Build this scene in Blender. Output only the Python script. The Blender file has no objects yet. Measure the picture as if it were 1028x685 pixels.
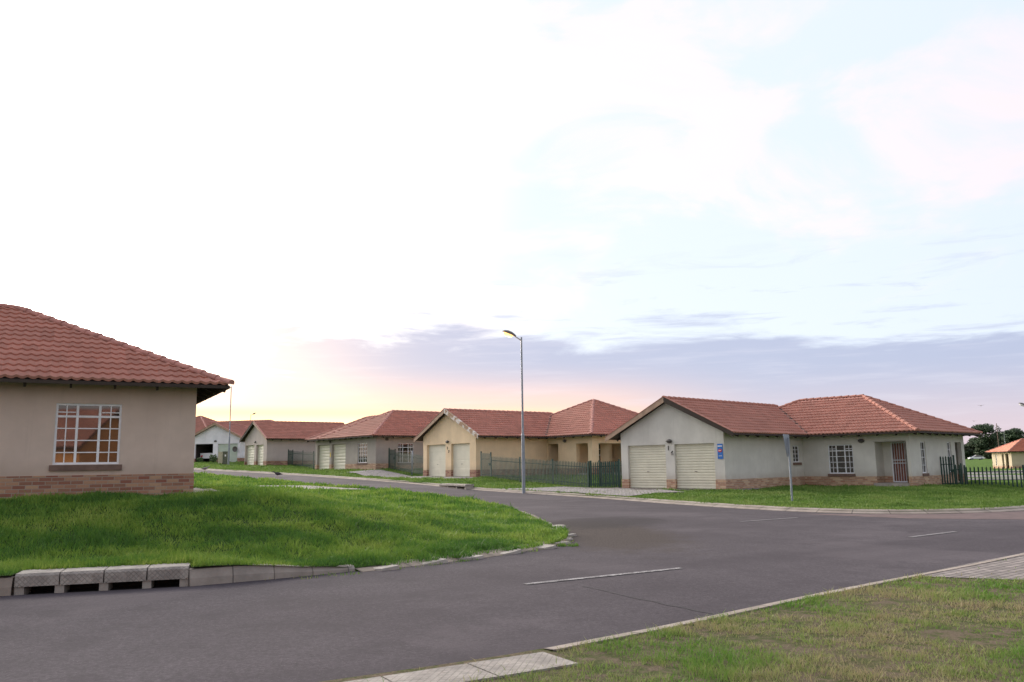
import bpy, bmesh, math, random
import numpy as np
from mathutils import Vector, Matrix
from mathutils.geometry import delaunay_2d_cdt
random.seed(7); rng = np.random.default_rng(7)
S = bpy.context.scene
COL = S.collection
R_ = math.radians

# ---------------------------------------------------------------- camera
F, CX, CY, CH = 830.0, 514.0, 342.5, 1.6
PIT, ROL = R_(8.5), R_(0.8)
def cam_axes():
    r0 = Vector((1, 0, 0)); f = Vector((0, math.cos(PIT), math.sin(PIT))); u0 = Vector((0, -math.sin(PIT), math.cos(PIT)))
    return r0*math.cos(ROL) - u0*math.sin(ROL), r0*math.sin(ROL) + u0*math.cos(ROL), f
cr, cu, cf = cam_axes()
cam = bpy.data.cameras.new('camera'); co = bpy.data.objects.new('camera', cam); COL.objects.link(co)
co.matrix_world = Matrix(((cr.x, cu.x, -cf.x, 0), (cr.y, cu.y, -cf.y, 0), (cr.z, cu.z, -cf.z, CH), (0, 0, 0, 1)))
cam.sensor_width = 36; cam.lens = 36*F/1028; cam.clip_end = 6000; cam.clip_start = .05
S.camera = co
# ---------------------------------------------------------------- exposure
S.view_settings.view_transform = 'Standard'; S.view_settings.look = 'None'
S.view_settings.exposure = 0.27; S.view_settings.gamma = 1; S.view_settings.use_curve_mapping = False
# ---------------------------------------------------------------- node helpers
class NT:
    def __init__(s, nt): s.nt = nt; s.n = nt.nodes; s.l = nt.links
    def new(s, t, **k):
        x = s.n.new(t)
        for a, b in k.items(): setattr(x, a, b)
        return x
    def put(s, sock, v):
        if isinstance(v, bpy.types.NodeSocket): s.l.new(v, sock)
        elif v is not None: sock.default_value = v
    def m(s, op, a, b=None, c=None, clamp=False):
        x = s.new('ShaderNodeMath', operation=op); x.use_clamp = clamp
        s.put(x.inputs[0], a); s.put(x.inputs[1], b) if b is not None else None
        if c is not None: s.put(x.inputs[2], c)
        return x.outputs[0]
    def ss(s, v, a, b, t0=0.0, t1=1.0):
        x = s.new('ShaderNodeMapRange', interpolation_type='SMOOTHSTEP')
        s.put(x.inputs[0], v); x.inputs[1].default_value = a; x.inputs[2].default_value = b
        x.inputs[3].default_value = t0; x.inputs[4].default_value = t1
        return x.outputs[0]
    def mix(s, f, a, b, mode='MIX'):
        x = s.new('ShaderNodeMix', data_type='RGBA', blend_type=mode)
        s.put(x.inputs[0], f); s.put(x.inputs[6], c4(a)); s.put(x.inputs[7], c4(b))
        return x.outputs[2]
    def noise(s, vec, scale, detail=4, rough=.55, dist=0):
        x = s.new('ShaderNodeTexNoise'); s.put(x.inputs['Vector'], vec)
        x.inputs['Scale'].default_value = scale; x.inputs['Detail'].default_value = detail
        x.inputs['Roughness'].default_value = rough; x.inputs['Distortion'].default_value = dist
        return x.outputs[0]
    def mapv(s, vec, scale=(1, 1, 1), loc=(0, 0, 0)):
        x = s.new('ShaderNodeMapping'); s.put(x.inputs[0], vec)
        x.inputs['Location'].default_value = loc; x.inputs['Scale'].default_value = scale
        return x.outputs[0]
    def comb(s, x, y, z):
        c = s.new('ShaderNodeCombineXYZ'); s.put(c.inputs[0], x); s.put(c.inputs[1], y); s.put(c.inputs[2], z); return c.outputs[0]
    def bump(s, h, st, dist=.01):
        x = s.new('ShaderNodeBump'); x.inputs['Strength'].default_value = st; x.inputs['Distance'].default_value = dist
        s.put(x.inputs['Height'], h); return x.outputs[0]
def c4(c):
    if isinstance(c, (tuple, list)) and len(c) == 3: return (*c, 1)
    return c
# ---------------------------------------------------------------- world: dusk sky with a low cloud bank
SUN_AZ, SUN_EL = R_(-24), R_(4.0)          # azimuth from +Y (towards +X positive)
w = bpy.data.worlds.new('World'); S.world = w; w.use_nodes = True
T = NT(w.node_tree); T.n.clear()
tc = T.new('ShaderNodeTexCoord'); g = tc.outputs['Generated']
sp = T.new('ShaderNodeSeparateXYZ'); T.put(sp.inputs[0], g)
X, Y, Z = sp.outputs
az = T.m('MULTIPLY', T.m('ARCTAN2', X, Y), 57.2958)
el = T.m('MULTIPLY', T.m('ARCSINE', Z), 57.2958)
# clear dusk sky: white glare left, pale blue to the right, deeper blue behind the viewer
gl = T.new('ShaderNodeVectorMath', operation='DOT_PRODUCT'); T.put(gl.inputs[0], g)
gl.inputs[1].default_value = Vector((-.60, .72, .36)).normalized()
glow = T.ss(gl.outputs['Value'], .77, .94)
wide = T.ss(gl.outputs['Value'], -.7, .82)
base = T.mix(wide, (.52, .60, .74), (.70, .77, .88))
base = T.mix(glow, base, (1.55, 1.52, 1.45))
core = T.ss(gl.outputs['Value'], .89, .99)
# soft high cirrus patches, whiter and pinker than the blue
uv = T.comb(T.m('MULTIPLY', az, .035), T.m('MULTIPLY', el, .075), 0.0)
n1 = T.noise(T.mapv(uv, (1, 1, 1), (3.3, 1.7, 0)), 1.5, 8, .58, .7)
n1b = T.noise(T.mapv(uv, (1, 1, 1), (7.1, 4.2, 0)), .8, 3, .5, .2)
cir = T.ss(T.m('ADD', T.m('MULTIPLY', n1, .75), T.m('MULTIPLY', n1b, .35)), .50, .66)
cpink = T.mix(T.noise(T.mapv(uv, (1, 1, 1), (1, 9, 0)), 1.6, 3), (.89, .79, .85), (.98, .82, .79))
cwide = T.mix(wide, (.46, .50, .60), cpink)
base = T.mix(T.m('MULTIPLY', cir, .85), base, T.mix(glow, cwide, (1.55, 1.52, 1.45)))
# low cloud bank: elevation window whose upper rim is ragged
uv2 = T.comb(T.m('MULTIPLY', az, .055), T.m('MULTIPLY', el, .29), 0.0)
n2 = T.noise(T.mapv(uv2, (1, 1, 1), (5.7, .4, 0)), 1.5, 9, .6, .35)
n3 = T.noise(T.mapv(uv2, (.5, .5, 1), (2.2, 6.4, 0)), 1.1, 4, .5, .2)
azw = T.m('MULTIPLY', T.ss(az, -52, -10), T.ss(az, 40, 14, .30, 1))
top = T.m('ADD', 5.2, T.m('MULTIPLY', azw, 4.4))
rag = T.m('ADD', T.m('MULTIPLY', T.m('SUBTRACT', n2, .5), 12.0), T.m('MULTIPLY', T.m('SUBTRACT', n3, .5), 7.0))
dd = T.m('SUBTRACT', T.m('ADD', top, rag), el)
bank = T.m('MULTIPLY', T.ss(dd, -.5, 1.9), T.ss(az, -32, -14, .5, .97))
bl = T.mix(T.ss(el, 4.2, 7.2), (.65, .52, .58), (.385, .43, .61))
bl = T.mix(T.ss(el, 2.4, 6.0), (.92, .60, .49), bl)
blr = T.mix(T.ss(el, 1.0, 6.5), (.59, .505, .59), (.395, .44, .615))
bl = T.mix(T.ss(az, 2, 18), bl, blr)
bl = T.mix(T.m('MULTIPLY', T.ss(T.noise(T.mapv(uv2, (1, 2.4, 1), (1, 3, 0)), 2.2, 6, .6), .46, .72), .22), bl, (.70, .69, .80))
bl = T.mix(T.ss(az, -6, -20, 0, .55), bl, (.88, .73, .73))
base = T.mix(core, base, (15.0, 13.6, 12.0))
uv3 = T.comb(T.m('MULTIPLY', az, .05), T.m('MULTIPLY', el, .42), 0.0)
wsp = T.m('MULTIPLY', T.ss(T.noise(T.mapv(uv3, (1, 1, 1), (3.1, 8.3, 0)), 1.9, 8, .62, .5), .53, .66), T.m('MULTIPLY', T.ss(el, 16, 9), T.ss(az, -24, -6)))
base = T.mix(T.m('MULTIPLY', wsp, .75), base, (.50, .545, .70))
sky = T.mix(bank, base, bl)
# bright strip at the horizon where the sun went down
strip = T.m('MULTIPLY', T.ss(T.m('ADD', el, T.m('MULTIPLY', T.m('SUBTRACT', n3, .5), 1.6)), 4.1, 3.3), T.m('MULTIPLY', T.ss(az, 14, -1), T.ss(az, -90, -40)))
stc = T.mix(T.ss(az, -12, 6), (1.7, 1.25, .80), (1.1, .68, .46))
stc = T.mix(T.ss(el, 2.5, 3.8), stc, (1.0, .66, .47))
sky = T.mix(strip, sky, stc)
# behind the viewer: plain blue-grey dusk
sky = T.mix(T.ss(Y, -.05, -.5), sky, T.mix(T.ss(el, 0, 25), (.84, .76, .76), (.64, .65, .72)))
sky = T.mix(T.ss(Z, -.0, -.05), sky, (.10, .10, .10))
ns = T.new('ShaderNodeTexSky', sky_type='NISHITA'); ns.sun_disc = False
ns.sun_elevation = SUN_EL; ns.sun_rotation = SUN_AZ
bg1 = T.new('ShaderNodeBackground'); T.put(bg1.inputs[0], ns.outputs[0]); bg1.inputs[1].default_value = .05*.4
bg2 = T.new('ShaderNodeBackground'); T.put(bg2.inputs[0], sky); bg2.inputs[1].default_value = 1.0
ad = T.new('ShaderNodeAddShader'); T.l.new(bg1.outputs[0], ad.inputs[0]); T.l.new(bg2.outputs[0], ad.inputs[1])
wo = T.new('ShaderNodeOutputWorld'); T.l.new(ad.outputs[0], wo.inputs[0])
# ---------------------------------------------------------------- sun, almost set behind the cloud bank
sl = bpy.data.lights.new('sun', 'SUN'); sl.energy = .55; sl.angle = R_(12); sl.color = (1, .62, .36)
so = bpy.data.objects.new('sun', sl); COL.objects.link(so)
sd = Vector((math.sin(SUN_AZ)*math.cos(SUN_EL), math.cos(SUN_AZ)*math.cos(SUN_EL), math.sin(SUN_EL)))
so.rotation_euler = sd.to_track_quat('Z', 'Y').to_euler()

# ================================================================ materials
def mat(name, build):
    m = bpy.data.materials.new(name); m.use_nodes = True
    t = NT(m.node_tree); b = t.n['Principled BSDF']
    build(t, b); return m
def flat(name, col, rough=.6, metal=0, var=.12, scale=6, bump=0):
    def f(t, b):
        o = t.new('ShaderNodeTexCoord').outputs['Object']
        n = t.noise(o, scale, 5)
        c = t.mix(t.ss(n, .3, .7), tuple(x*(1-var) for x in col), tuple(min(1, x*(1+var)) for x in col))
        t.put(b.inputs['Base Color'], c); b.inputs['Roughness'].default_value = rough; b.inputs['Metallic'].default_value = metal
        if bump: t.put(b.inputs['Normal'], t.bump(t.noise(o, scale*6, 4), bump, .01))
    return mat(name, f)
def stucco(name, col):
    def f(t, b):
        tc = t.new('ShaderNodeTexCoord'); o = tc.outputs['Object']; u = tc.outputs['UV']
        n = t.noise(o, 1.3, 5, .6)
        c = t.mix(t.ss(n, .3, .75), tuple(x*.91 for x in col), tuple(min(1, x*1.06) for x in col))
        st = t.noise(t.mapv(u, (5, .35, 1)), 1.5, 4, .6)
        c = t.mix(t.ss(st, .52, .78, 0, .5), c, tuple(x*.78 for x in col))
        # splash dirt just above the brick band, a real stain
        s2 = t.new('ShaderNodeSeparateXYZ'); t.put(s2.inputs[0], u)
        d = t.m('ADD', s2.outputs[1], t.m('MULTIPLY', t.noise(u, 3, 4), -.5))
        c = t.mix(t.ss(d, .6, .1, 0, .30), c, (.24, .17, .12))
        t.put(b.inputs['Base Color'], c); b.inputs['Roughness'].default_value = .85
        t.put(b.inputs['Normal'], t.bump(t.noise(o, 60, 3), .25, .008))
    return mat(name, f)
def brick(name, c1, c2, mort, bw=.24, rh=.078):
    def f(t, b):
        tc = t.new('ShaderNodeTexCoord'); u = tc.outputs['UV']
        x = t.new('ShaderNodeTexBrick'); t.put(x.inputs['Vector'], u)
        x.inputs['Color1'].default_value = (0, 0, 0, 1); x.inputs['Color2'].default_value = (1, 1, 1, 1); x.inputs['Mortar'].default_value = (.5, .5, .5, 1)
        x.inputs['Scale'].default_value = 1; x.inputs['Mortar Size'].default_value = .007; x.inputs['Bias'].default_value = 0
        x.inputs['Brick Width'].default_value = bw; x.inputs['Row Height'].default_value = rh; x.inputs['Mortar Smooth'].default_value = .2
        r = t.new('ShaderNodeValToRGB'); t.put(r.inputs[0], x.outputs['Color'])
        e = r.color_ramp.elements; e[0].position = 0; e[0].color = c4(c1); e[1].position = 1; e[1].color = c4(c2)
        k = e.new(.38); k.color = (*[a*.45+bb*.35 for a, bb in zip(c1, c2)], 1)
        k = e.new(.66); k.color = (*[a*.6+bb*.5 for a, bb in zip(c1, c2)], 1)
        c = t.mix(x.outputs['Fac'], r.outputs[0], c4(mort))
        n = t.noise(u, 25, 4)
        c = t.mix(.35, c, t.mix(n, (.25, .25, .25), (1, 1, 1)), 'MULTIPLY')
        t.put(b.inputs['Base Color'], c); b.inputs['Roughness'].default_value = .85
        t.put(b.inputs['Normal'], t.bump(t.m('SUBTRACT', t.m('MULTIPLY', n, .3), x.outputs['Fac']), .6, .012))
    return mat(name, f)
def tiles(name, col):
    def f(t, b):
        tc = t.new('ShaderNodeTexCoord'); u = tc.outputs['UV']; o = tc.outputs['Object']
        fl = t.new('ShaderNodeVectorMath', operation='FLOOR'); t.put(fl.inputs[0], u)
        wn = t.new('ShaderNodeTexWhiteNoise', noise_dimensions='2D'); t.put(wn.inputs['Vector'], fl.outputs[0])
        c = t.mix(wn.outputs['Value'], tuple(x*.88 for x in col), tuple(min(1, x*1.10) for x in col))
        n = t.noise(o, .8, 5, .6)
        c = t.mix(t.ss(n, .45, .75, 0, .2), c, (col[0]*.75, col[1]*.95, col[2]*1.05))
        n2 = t.noise(o, 14, 5, .65)
        c = t.mix(t.ss(n2, .5, .8, 0, .4), c, tuple(x*.62 for x in col))
        t.put(b.inputs['Base Color'], c); b.inputs['Roughness'].default_value = .62
        b.inputs['Specular IOR Level'].default_value = .35
        t.put(b.inputs['Normal'], t.bump(n2, .2, .01))
    return mat(name, f)
def asphalt(t, b):
    o = t.new('ShaderNodeTexCoord').outputs['Object']
    n = t.noise(o, .35, 5, .6); f1 = t.noise(o, 26, 5, .75); f2 = t.noise(o, 62, 3, .75)
    c = t.mix(t.ss(n, .35, .7), (.088, .076, .086), (.112, .098, .109))
    c = t.mix(t.ss(f1, .35, .7), t.mix(1.0, c, (.60, .60, .60), 'MULTIPLY'), c)
    c = t.mix(t.ss(f2, .60, .70, 0, .75), c, (.24, .215, .22))
    c = t.mix(t.ss(f2, .42, .30, 0, .6), c, (.05, .048, .05))
    bl_ = t.noise(o, 1.3, 6, .7)
    c = t.mix(t.ss(bl_, .50, .64, 0, .45), c, (.055, .047, .054))
    c = t.mix(t.ss(t.noise(o, .22, 5, .6), .52, .60, 0, .40), c, (.118, .102, .111))
    # long tyre-worn bands running with the road
    s = t.new('ShaderNodeSeparateXYZ'); t.put(s.inputs[0], o)
    wv = t.m('ADD', t.m('MULTIPLY', s.outputs[0], -.56), t.m('MULTIPLY', s.outputs[1], .83))
    bn = t.noise(t.comb(t.m('MULTIPLY', wv, .9), t.m('MULTIPLY', s.outputs[0], .05), 0.0), 1.0, 3)
    c = t.mix(t.ss(bn, .42, .66, 0, .40), c, (.058, .050, .057))
    # gravel washed over the tar at the corner
    def blob(cx, cy, rx, ry, ang):
        dx = t.m('SUBTRACT', s.outputs[0], cx); dy = t.m('SUBTRACT', s.outputs[1], cy)
        a = t.m('ADD', t.m('MULTIPLY', dx, math.cos(ang)/rx), t.m('MULTIPLY', dy, math.sin(ang)/rx))
        bb = t.m('ADD', t.m('MULTIPLY', dx, -math.sin(ang)/ry), t.m('MULTIPLY', dy, math.cos(ang)/ry))
        return t.m('SQRT', t.m('ADD', t.m('MULTIPLY', a, a), t.m('MULTIPLY', bb, bb)))
    d = t.m('ADD', blob(1.9, 19.0, 1.9, 4.6, .1), t.m('MULTIPLY', t.noise(o, 1.8, 6, .65), .9))
    gm = t.ss(d, 1.55, .95)
    gc = t.mix(t.ss(t.noise(o, 30, 4, .7), .35, .65), (.026, .021, .020), (.085, .068, .058))
    c = t.mix(t.m('MULTIPLY', gm, .85), c, gc)
    d = t.m('ADD', blob(2.4, 22.3, 1.7, 2.6, -.5), t.m('MULTIPLY', t.noise(o, 1.1, 4, .6), .8))
    c = t.mix(t.ss(d, 1.5, .9, 0, .7), c, (.030, .026, .028))
    # fine cracks
    v = t.new('ShaderNodeTexVoronoi', feature='DISTANCE_TO_EDGE'); t.put(v.inputs['Vector'], t.mapv(o, (.16, .3, 1)))
    v.inputs['Scale'].default_value = 1.0
    ad_ = t.m('ADD', v.outputs['Distance'], t.m('MULTIPLY', t.noise(o, 1.6, 6, .7), .09))
    c = t.mix(t.ss(ad_, .020, .013, 0, .28), c, (.05, .045, .048))
    t.put(b.inputs['Base Color'], c); b.inputs['Roughness'].default_value = .92
    b.inputs['Specular IOR Level'].default_value = .10
    t.put(b.inputs['Normal'], t.bump(t.m('ADD', f1, t.m('MULTIPLY', f2, .5)), .55, .008))
def groundmat(name, dry, green1, green2, soil):
    def f(t, b):
        o = t.new('ShaderNodeTexCoord').outputs['Object']
        n = t.noise(o, .5, 6, .65); n2 = t.noise(o, 7, 6, .7); n3 = t.noise(o, 45, 3, .7)
        c = t.mix(t.ss(n, .35, .65), green1, green2)
        c = t.mix(t.ss(n2, .60-dry*.25, .78-dry*.2), c, soil)
        c = t.mix(t.ss(n3, .3, .7), t.mix(1.0, c, (.55, .55, .55), 'MULTIPLY'), c)
        t.put(b.inputs['Base Color'], c); b.inputs['Roughness'].default_value = .95; b.inputs['Specular IOR Level'].default_value = .1
        t.put(b.inputs['Normal'], t.bump(t.m('ADD', n2, n3), .8, .04))
    return mat(name, f)
def blade(name, cols):
    def f(t, b):
        o = t.new('ShaderNodeTexCoord').outputs['Object']
        a = t.new('ShaderNodeAttribute', attribute_name='rnd').outputs['Fac']
        n = t.noise(t.mapv(o, (1, 1, 0)), .55, 5, .6)
        r = t.new('ShaderNodeValToRGB'); t.put(r.inputs[0], t.m('ADD', t.m('MULTIPLY', a, .45), t.m('MULTIPLY', t.ss(n, .36, .64), .55)))
        e = r.color_ramp.elements; e[0].color = c4(cols[0]); e[1].color = c4(cols[-1])
        for i, cc in enumerate(cols[1:-1]):
            k = e.new((i+1)/(len(cols)-1)); k.color = c4(cc)
        t.put(b.inputs['Base Color'], r.outputs[0]); b.inputs['Roughness'].default_value = .6
        b.inputs['Specular IOR Level'].default_value = .2
        tr = t.new('ShaderNodeBsdfTranslucent'); t.put(tr.inputs[0], r.outputs[0])
        mx = t.new('ShaderNodeMixShader'); mx.inputs[0].default_value = .35
        t.l.new(b.outputs[0], mx.inputs[1]); t.l.new(tr.outputs[0], mx.inputs[2])
        t.l.new(mx.outputs[0], t.n['Material Output'].inputs[0])
    return mat(name, f)
def concrete(name, col, joint=0.0):
    def f(t, b):
        tc = t.new('ShaderNodeTexCoord'); o = tc.outputs['Object']; u = tc.outputs['UV']
        n = t.noise(o, 2.2, 6, .65); n2 = t.noise(o, 40, 4, .7)
        c = t.mix(t.ss(n, .3, .7), tuple(x*.72 for x in col), tuple(min(1, x*1.12) for x in col))
        c = t.mix(t.ss(n2, .55, .8, 0, .4), c, (.12, .10, .085))
        if joint:
            s = t.new('ShaderNodeSeparateXYZ'); t.put(s.inputs[0], u)
            fr = t.m('FRACT', t.m('DIVIDE', s.outputs[0], joint))
            c = t.mix(t.m('MULTIPLY', t.m('LESS_THAN', fr, .03), .75), c, (.05, .045, .04))
            wn = t.new('ShaderNodeTexWhiteNoise', noise_dimensions='1D'); t.put(wn.inputs['W'], t.m('FLOOR', t.m('DIVIDE', s.outputs[0], joint)))
            c = t.mix(t.m('MULTIPLY', wn.outputs['Value'], .35), c, tuple(x*.6 for x in (col[0], col[1]*.9, col[2]*.8)))
        t.put(b.inputs['Base Color'], c); b.inputs['Roughness'].default_value = .9
        t.put(b.inputs['Normal'], t.bump(n2, .4, .01))
    return mat(name, f)
def checker_concrete(t, b):
    tc = t.new('ShaderNodeTexCoord'); o = tc.outputs['Object']; u = tc.outputs['UV']
    s = t.new('ShaderNodeSeparateXYZ'); t.put(s.inputs[0], u)
    p = t.m('ADD', s.outputs[0], s.outputs[1]); q = t.m('SUBTRACT', s.outputs[0], s.outputs[1])
    a = t.m('ABSOLUTE', t.m('SINE', t.m('MULTIPLY', p, 48))); bb = t.m('ABSOLUTE', t.m('SINE', t.m('MULTIPLY', q, 48)))
    gr = t.m('MINIMUM', a, bb); gm = t.ss(gr, .28, .12)
    n = t.noise(o, 4, 6, .7)
    c = t.mix(t.ss(n, .3, .7), (.20, .18, .165), (.37, .335, .30))
    c = t.mix(t.m('MULTIPLY', gm, t.ss(t.noise(o, 6, 4, .7), .35, .6, .08, .55)), c, (.09, .078, .07))
    c = t.mix(t.ss(t.noise(o, 9, 5, .7), .56, .72, 0, .55), c, (.12, .085, .06))
    t.put(b.inputs['Base Color'], c); b.inputs['Roughness'].default_value = .9
    t.put(b.inputs['Normal'], t.bump(t.m('MULTIPLY', gm, -1), .7, .01))
def roadpaint(t, b):
    o = t.new('ShaderNodeTexCoord').outputs['Object']
    n = t.noise(o, 9, 6, .75); n2 = t.noise(o, 90, 3, .7)
    c = t.mix(t.ss(t.m('ADD', t.m('MULTIPLY', n, .5), t.m('MULTIPLY', n2, .5)), .45, .58), (.075, .068, .072), (.36, .345, .35))
    t.put(b.inputs['Base Color'], c); b.inputs['Roughness'].default_value = .8
def pavers(name, col):
    def f(t, b):
        o = t.new('ShaderNodeTexCoord').outputs['Object']
        x = t.new('ShaderNodeTexBrick')
        rt = t.new('ShaderNodeMapping'); t.put(rt.inputs[0], o); rt.inputs['Rotation'].default_value = (0, 0, R_(-38))
        t.put(x.inputs['Vector'], rt.outputs[0])
        x.inputs['Color1'].default_value = (*[a*.7 for a in col], 1); x.inputs['Color2'].default_value = (*[a*1.15 for a in col], 1)
        x.inputs['Mortar'].default_value = (.07, .06, .055, 1); x.inputs['Scale'].default_value = 1
        x.inputs['Mortar Size'].default_value = .012; x.inputs['Brick Width'].default_value = .22; x.inputs['Row Height'].default_value = .11
        n = t.noise(o, .9, 5, .7)
        c = t.mix(t.ss(n, .55, .75, 0, .5), x.outputs[0], (.12, .13, .08))
        t.put(b.inputs['Base Color'], c); b.inputs['Roughness'].default_value = .9
        t.put(b.inputs['Normal'], t.bump(t.m('MULTIPLY', x.outputs['Fac'], -1), .5, .01))
    return mat(name, f)
def glass(t, b):
    o = t.new('ShaderNodeTexCoord').outputs['Object']
    t.put(b.inputs['Base Color'], t.mix(t.ss(t.noise(o, .9, 2), .35, .65), (.016, .014, .014), (.045, .036, .03)))
    b.inputs['Roughness'].default_value = .03; b.inputs['IOR'].default_value = 1.85
    t.put(b.inputs['Normal'], t.bump(t.noise(o, 1.5, 1), .02, .02))
def worn_board(t, b):
    o = t.new('ShaderNodeTexCoord').outputs['Object']
    n = t.noise(t.mapv(o, (1.1, 1.1, 1.1)), 2.2, 5, .7)
    c = t.mix(t.ss(n, .47, .55), (.33, .21, .13), (.62, .58, .55))
    t.put(b.inputs['Base Color'], c); b.inputs['Roughness'].default_value = .8
def emis(name, col, st):
    def f(t, b):
        t.put(b.inputs['Base Color'], c4(col)); t.put(b.inputs['Emission Color'], c4(col)); b.inputs['Emission Strength'].default_value = st
    return mat(name, f)
M = dict(
    asphalt=mat('asphalt', asphalt), paint=mat('road_paint', roadpaint),
    pinkroad=flat('reddish_tar', (.105, .066, .063), .85, var=.2, scale=2.5, bump=.4),
    field=groundmat('field', .1, (.075, .13, .03), (.10, .16, .035), (.14, .13, .06)),
    lawn=groundmat('lawn_soil', .0, (.035, .075, .012), (.05, .10, .016), (.06, .06, .025)),
    lawn2=groundmat('lawn_short', .25, (.085, .165, .028), (.12, .21, .035), (.15, .15, .06)),
    lawn3=groundmat('lawn_dry', .9, (.08, .11, .03), (.11, .12, .045), (.20, .155, .11)),
    blade1=blade('grass_lush', [(.045, .115, .028), (.095, .205, .032), (.20, .31, .05), (.33, .39, .095)]),
    blade2=blade('grass_mown', [(.08, .155, .032), (.14, .23, .048), (.23, .29, .09)]),
    blade3=blade('grass_dry', [(.08, .19, .026), (.13, .26, .04), (.24, .30, .09), (.36, .31, .17), (.28, .21, .13)]),
    kerb=concrete('kerb_concrete', (.31, .265, .23), 1.0), conc=concrete('concrete', (.34, .31, .28)),
    checker=mat('checker_concrete', checker_concrete), paver=pavers('grey_pavers', (.27, .25, .245)), paver2=pavers('worn_pavers', (.24, .205, .19)),
    oldconc=concrete('old_concrete', (.22, .20, .18)),
    tar=flat('tar_fill', (.040, .035, .038), .8), paint2=flat('faded_paint', (.17, .16, .165), .85, var=.35, scale=12),
    dshade=flat('drain_shade', (.015, .013, .012), 1),  # near-black colour stands for the shade inside the inlets
    brick=brick('facebrick', (.27, .10, .068), (.46, .29, .18), (.36, .30, .25)),
    brick2=brick('facebrick_pale', (.40, .20, .13), (.60, .43, .28), (.46, .40, .33)),
    tileA=tiles('tiles_a', (.52, .245, .195)), tileB=tiles('tiles_b', (.56, .265, .21)), tileC=tiles('tiles_c', (.56, .20, .13)),
    ridge=flat('ridge_mortar', (.40, .19, .16), .95, var=.2, scale=5), ridgeO=flat('ridge_orange', (.38, .17, .13), .95, var=.2, scale=5),
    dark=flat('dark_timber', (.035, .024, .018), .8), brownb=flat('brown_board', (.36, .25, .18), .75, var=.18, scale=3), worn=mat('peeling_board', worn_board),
    glass=mat('window_glass', glass), white=flat('white_steel', (.72, .74, .78), .45, var=.06), sill=flat('brown_sill', (.15, .095, .075), .8, var=.15),
    gdoor=flat('cream_door', (.62, .60, .49), .5, var=.05, scale=2), gdoorG=flat('green_door', (.44, .52, .44), .5, var=.05, scale=2),
    wood=flat('red_brown_door', (.22, .085, .06), .55, var=.2), gshade=flat('garage_shade', (.05, .045, .04), .9),  # garage lining: inside shade put into its dark colour
    green=flat('fence_green', (.008, .040, .030), .45, var=.2, scale=3), galv=flat('galvanised', (.24, .27, .32), .5, .3, var=.12, scale=3),
    darkgrey=flat('lamp_grey', (.09, .08, .075), .5), black=flat('black_paint', (.02, .018, .018), .5),
    blue=flat('sign_blue', (.02, .14, .48), .5), red=flat('sign_red', (.5, .03, .04), .5), whitep=flat('sign_white', (.75, .75, .75), .5),
    yellow=flat('sign_yellow', (.65, .45, .03), .5), kiosk=flat('kiosk_green', (.10, .11, .075), .6, var=.2), cream=flat('cream_post', (.50, .45, .33), .8),
    carw=flat('car_white', (.70, .72, .76), .25, var=.03), carp=flat('car_plum', (.16, .11, .22), .25, var=.03), tyre=flat('tyre', (.02, .02, .02), .8),
    bark=flat('bark', (.10, .07, .05), .9, var=.3, scale=4), leafA=flat('leaf_dark', (.035, .065, .022), .7, var=.35, scale=.25), leafB=flat('leaf_olive', (.055, .075, .03), .7, var=.35, scale=.25),
    leafC=flat('shrub_leaf', (.05, .10, .025), .7, var=.35, scale=3),
    lamp=emis('lamp_glow', (1.0, .50, .16), 2.2), feather=flat('feather_dark', (.035, .03, .035), .7), feather2=flat('feather_grey', (.20, .17, .16), .7),
    skinleg=flat('bird_leg', (.30, .14, .10), .6))
W_LH = stucco('wall_mauve_beige', (.56, .455, .39)); W_16 = stucco('wall_grey_cream', (.575, .565, .525)); W_4 = stucco('wall_yellow', (.74, .58, .385))
W_3 = stucco('wall_taupe', (.37, .335, .31)); W_2 = stucco('wall_stone', (.47, .41, .385)); W_1 = stucco('wall_white', (.74, .75, .80)); W_17 = stucco('wall_pale_yellow', (.50, .43, .31))
W_N = stucco('wall_sunset_glow', (.85, .36, .12))  # orange sunset light put into the wall colour

# ================================================================ object helpers
def link(name, me, parent=None, m=None, loc=None):
    o = bpy.data.objects.new(name, me); COL.objects.link(o)
    if m: me.materials.append(m)
    if parent: o.parent = parent
    if loc is not None: o.location = loc
    return o
def tag(o, label=None, cat=None, group=None, kind=None):
    if label: o['label'] = label
    if cat: o['category'] = cat
    if group: o['group'] = group
    if kind: o['kind'] = kind
    return o
def thing(name, label, cat, loc=(0, 0, 0), rz=0, group=None):
    o = bpy.data.objects.new(name, None); COL.objects.link(o); o.location = loc; o.rotation_euler = (0, 0, rz)
    o.empty_display_size = .3
    return tag(o, label, cat, group)
def copy_thing(root, loc, rz, label):
    r = root.copy(); COL.objects.link(r); r.location = loc; r.rotation_euler = (0, 0, rz); r['label'] = label
    for ch in list(root.children):
        c = ch.copy(); COL.objects.link(c); c.parent = r
        for gch in list(ch.children):
            d = gch.copy(); COL.objects.link(d); d.parent = c
    return r
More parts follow.
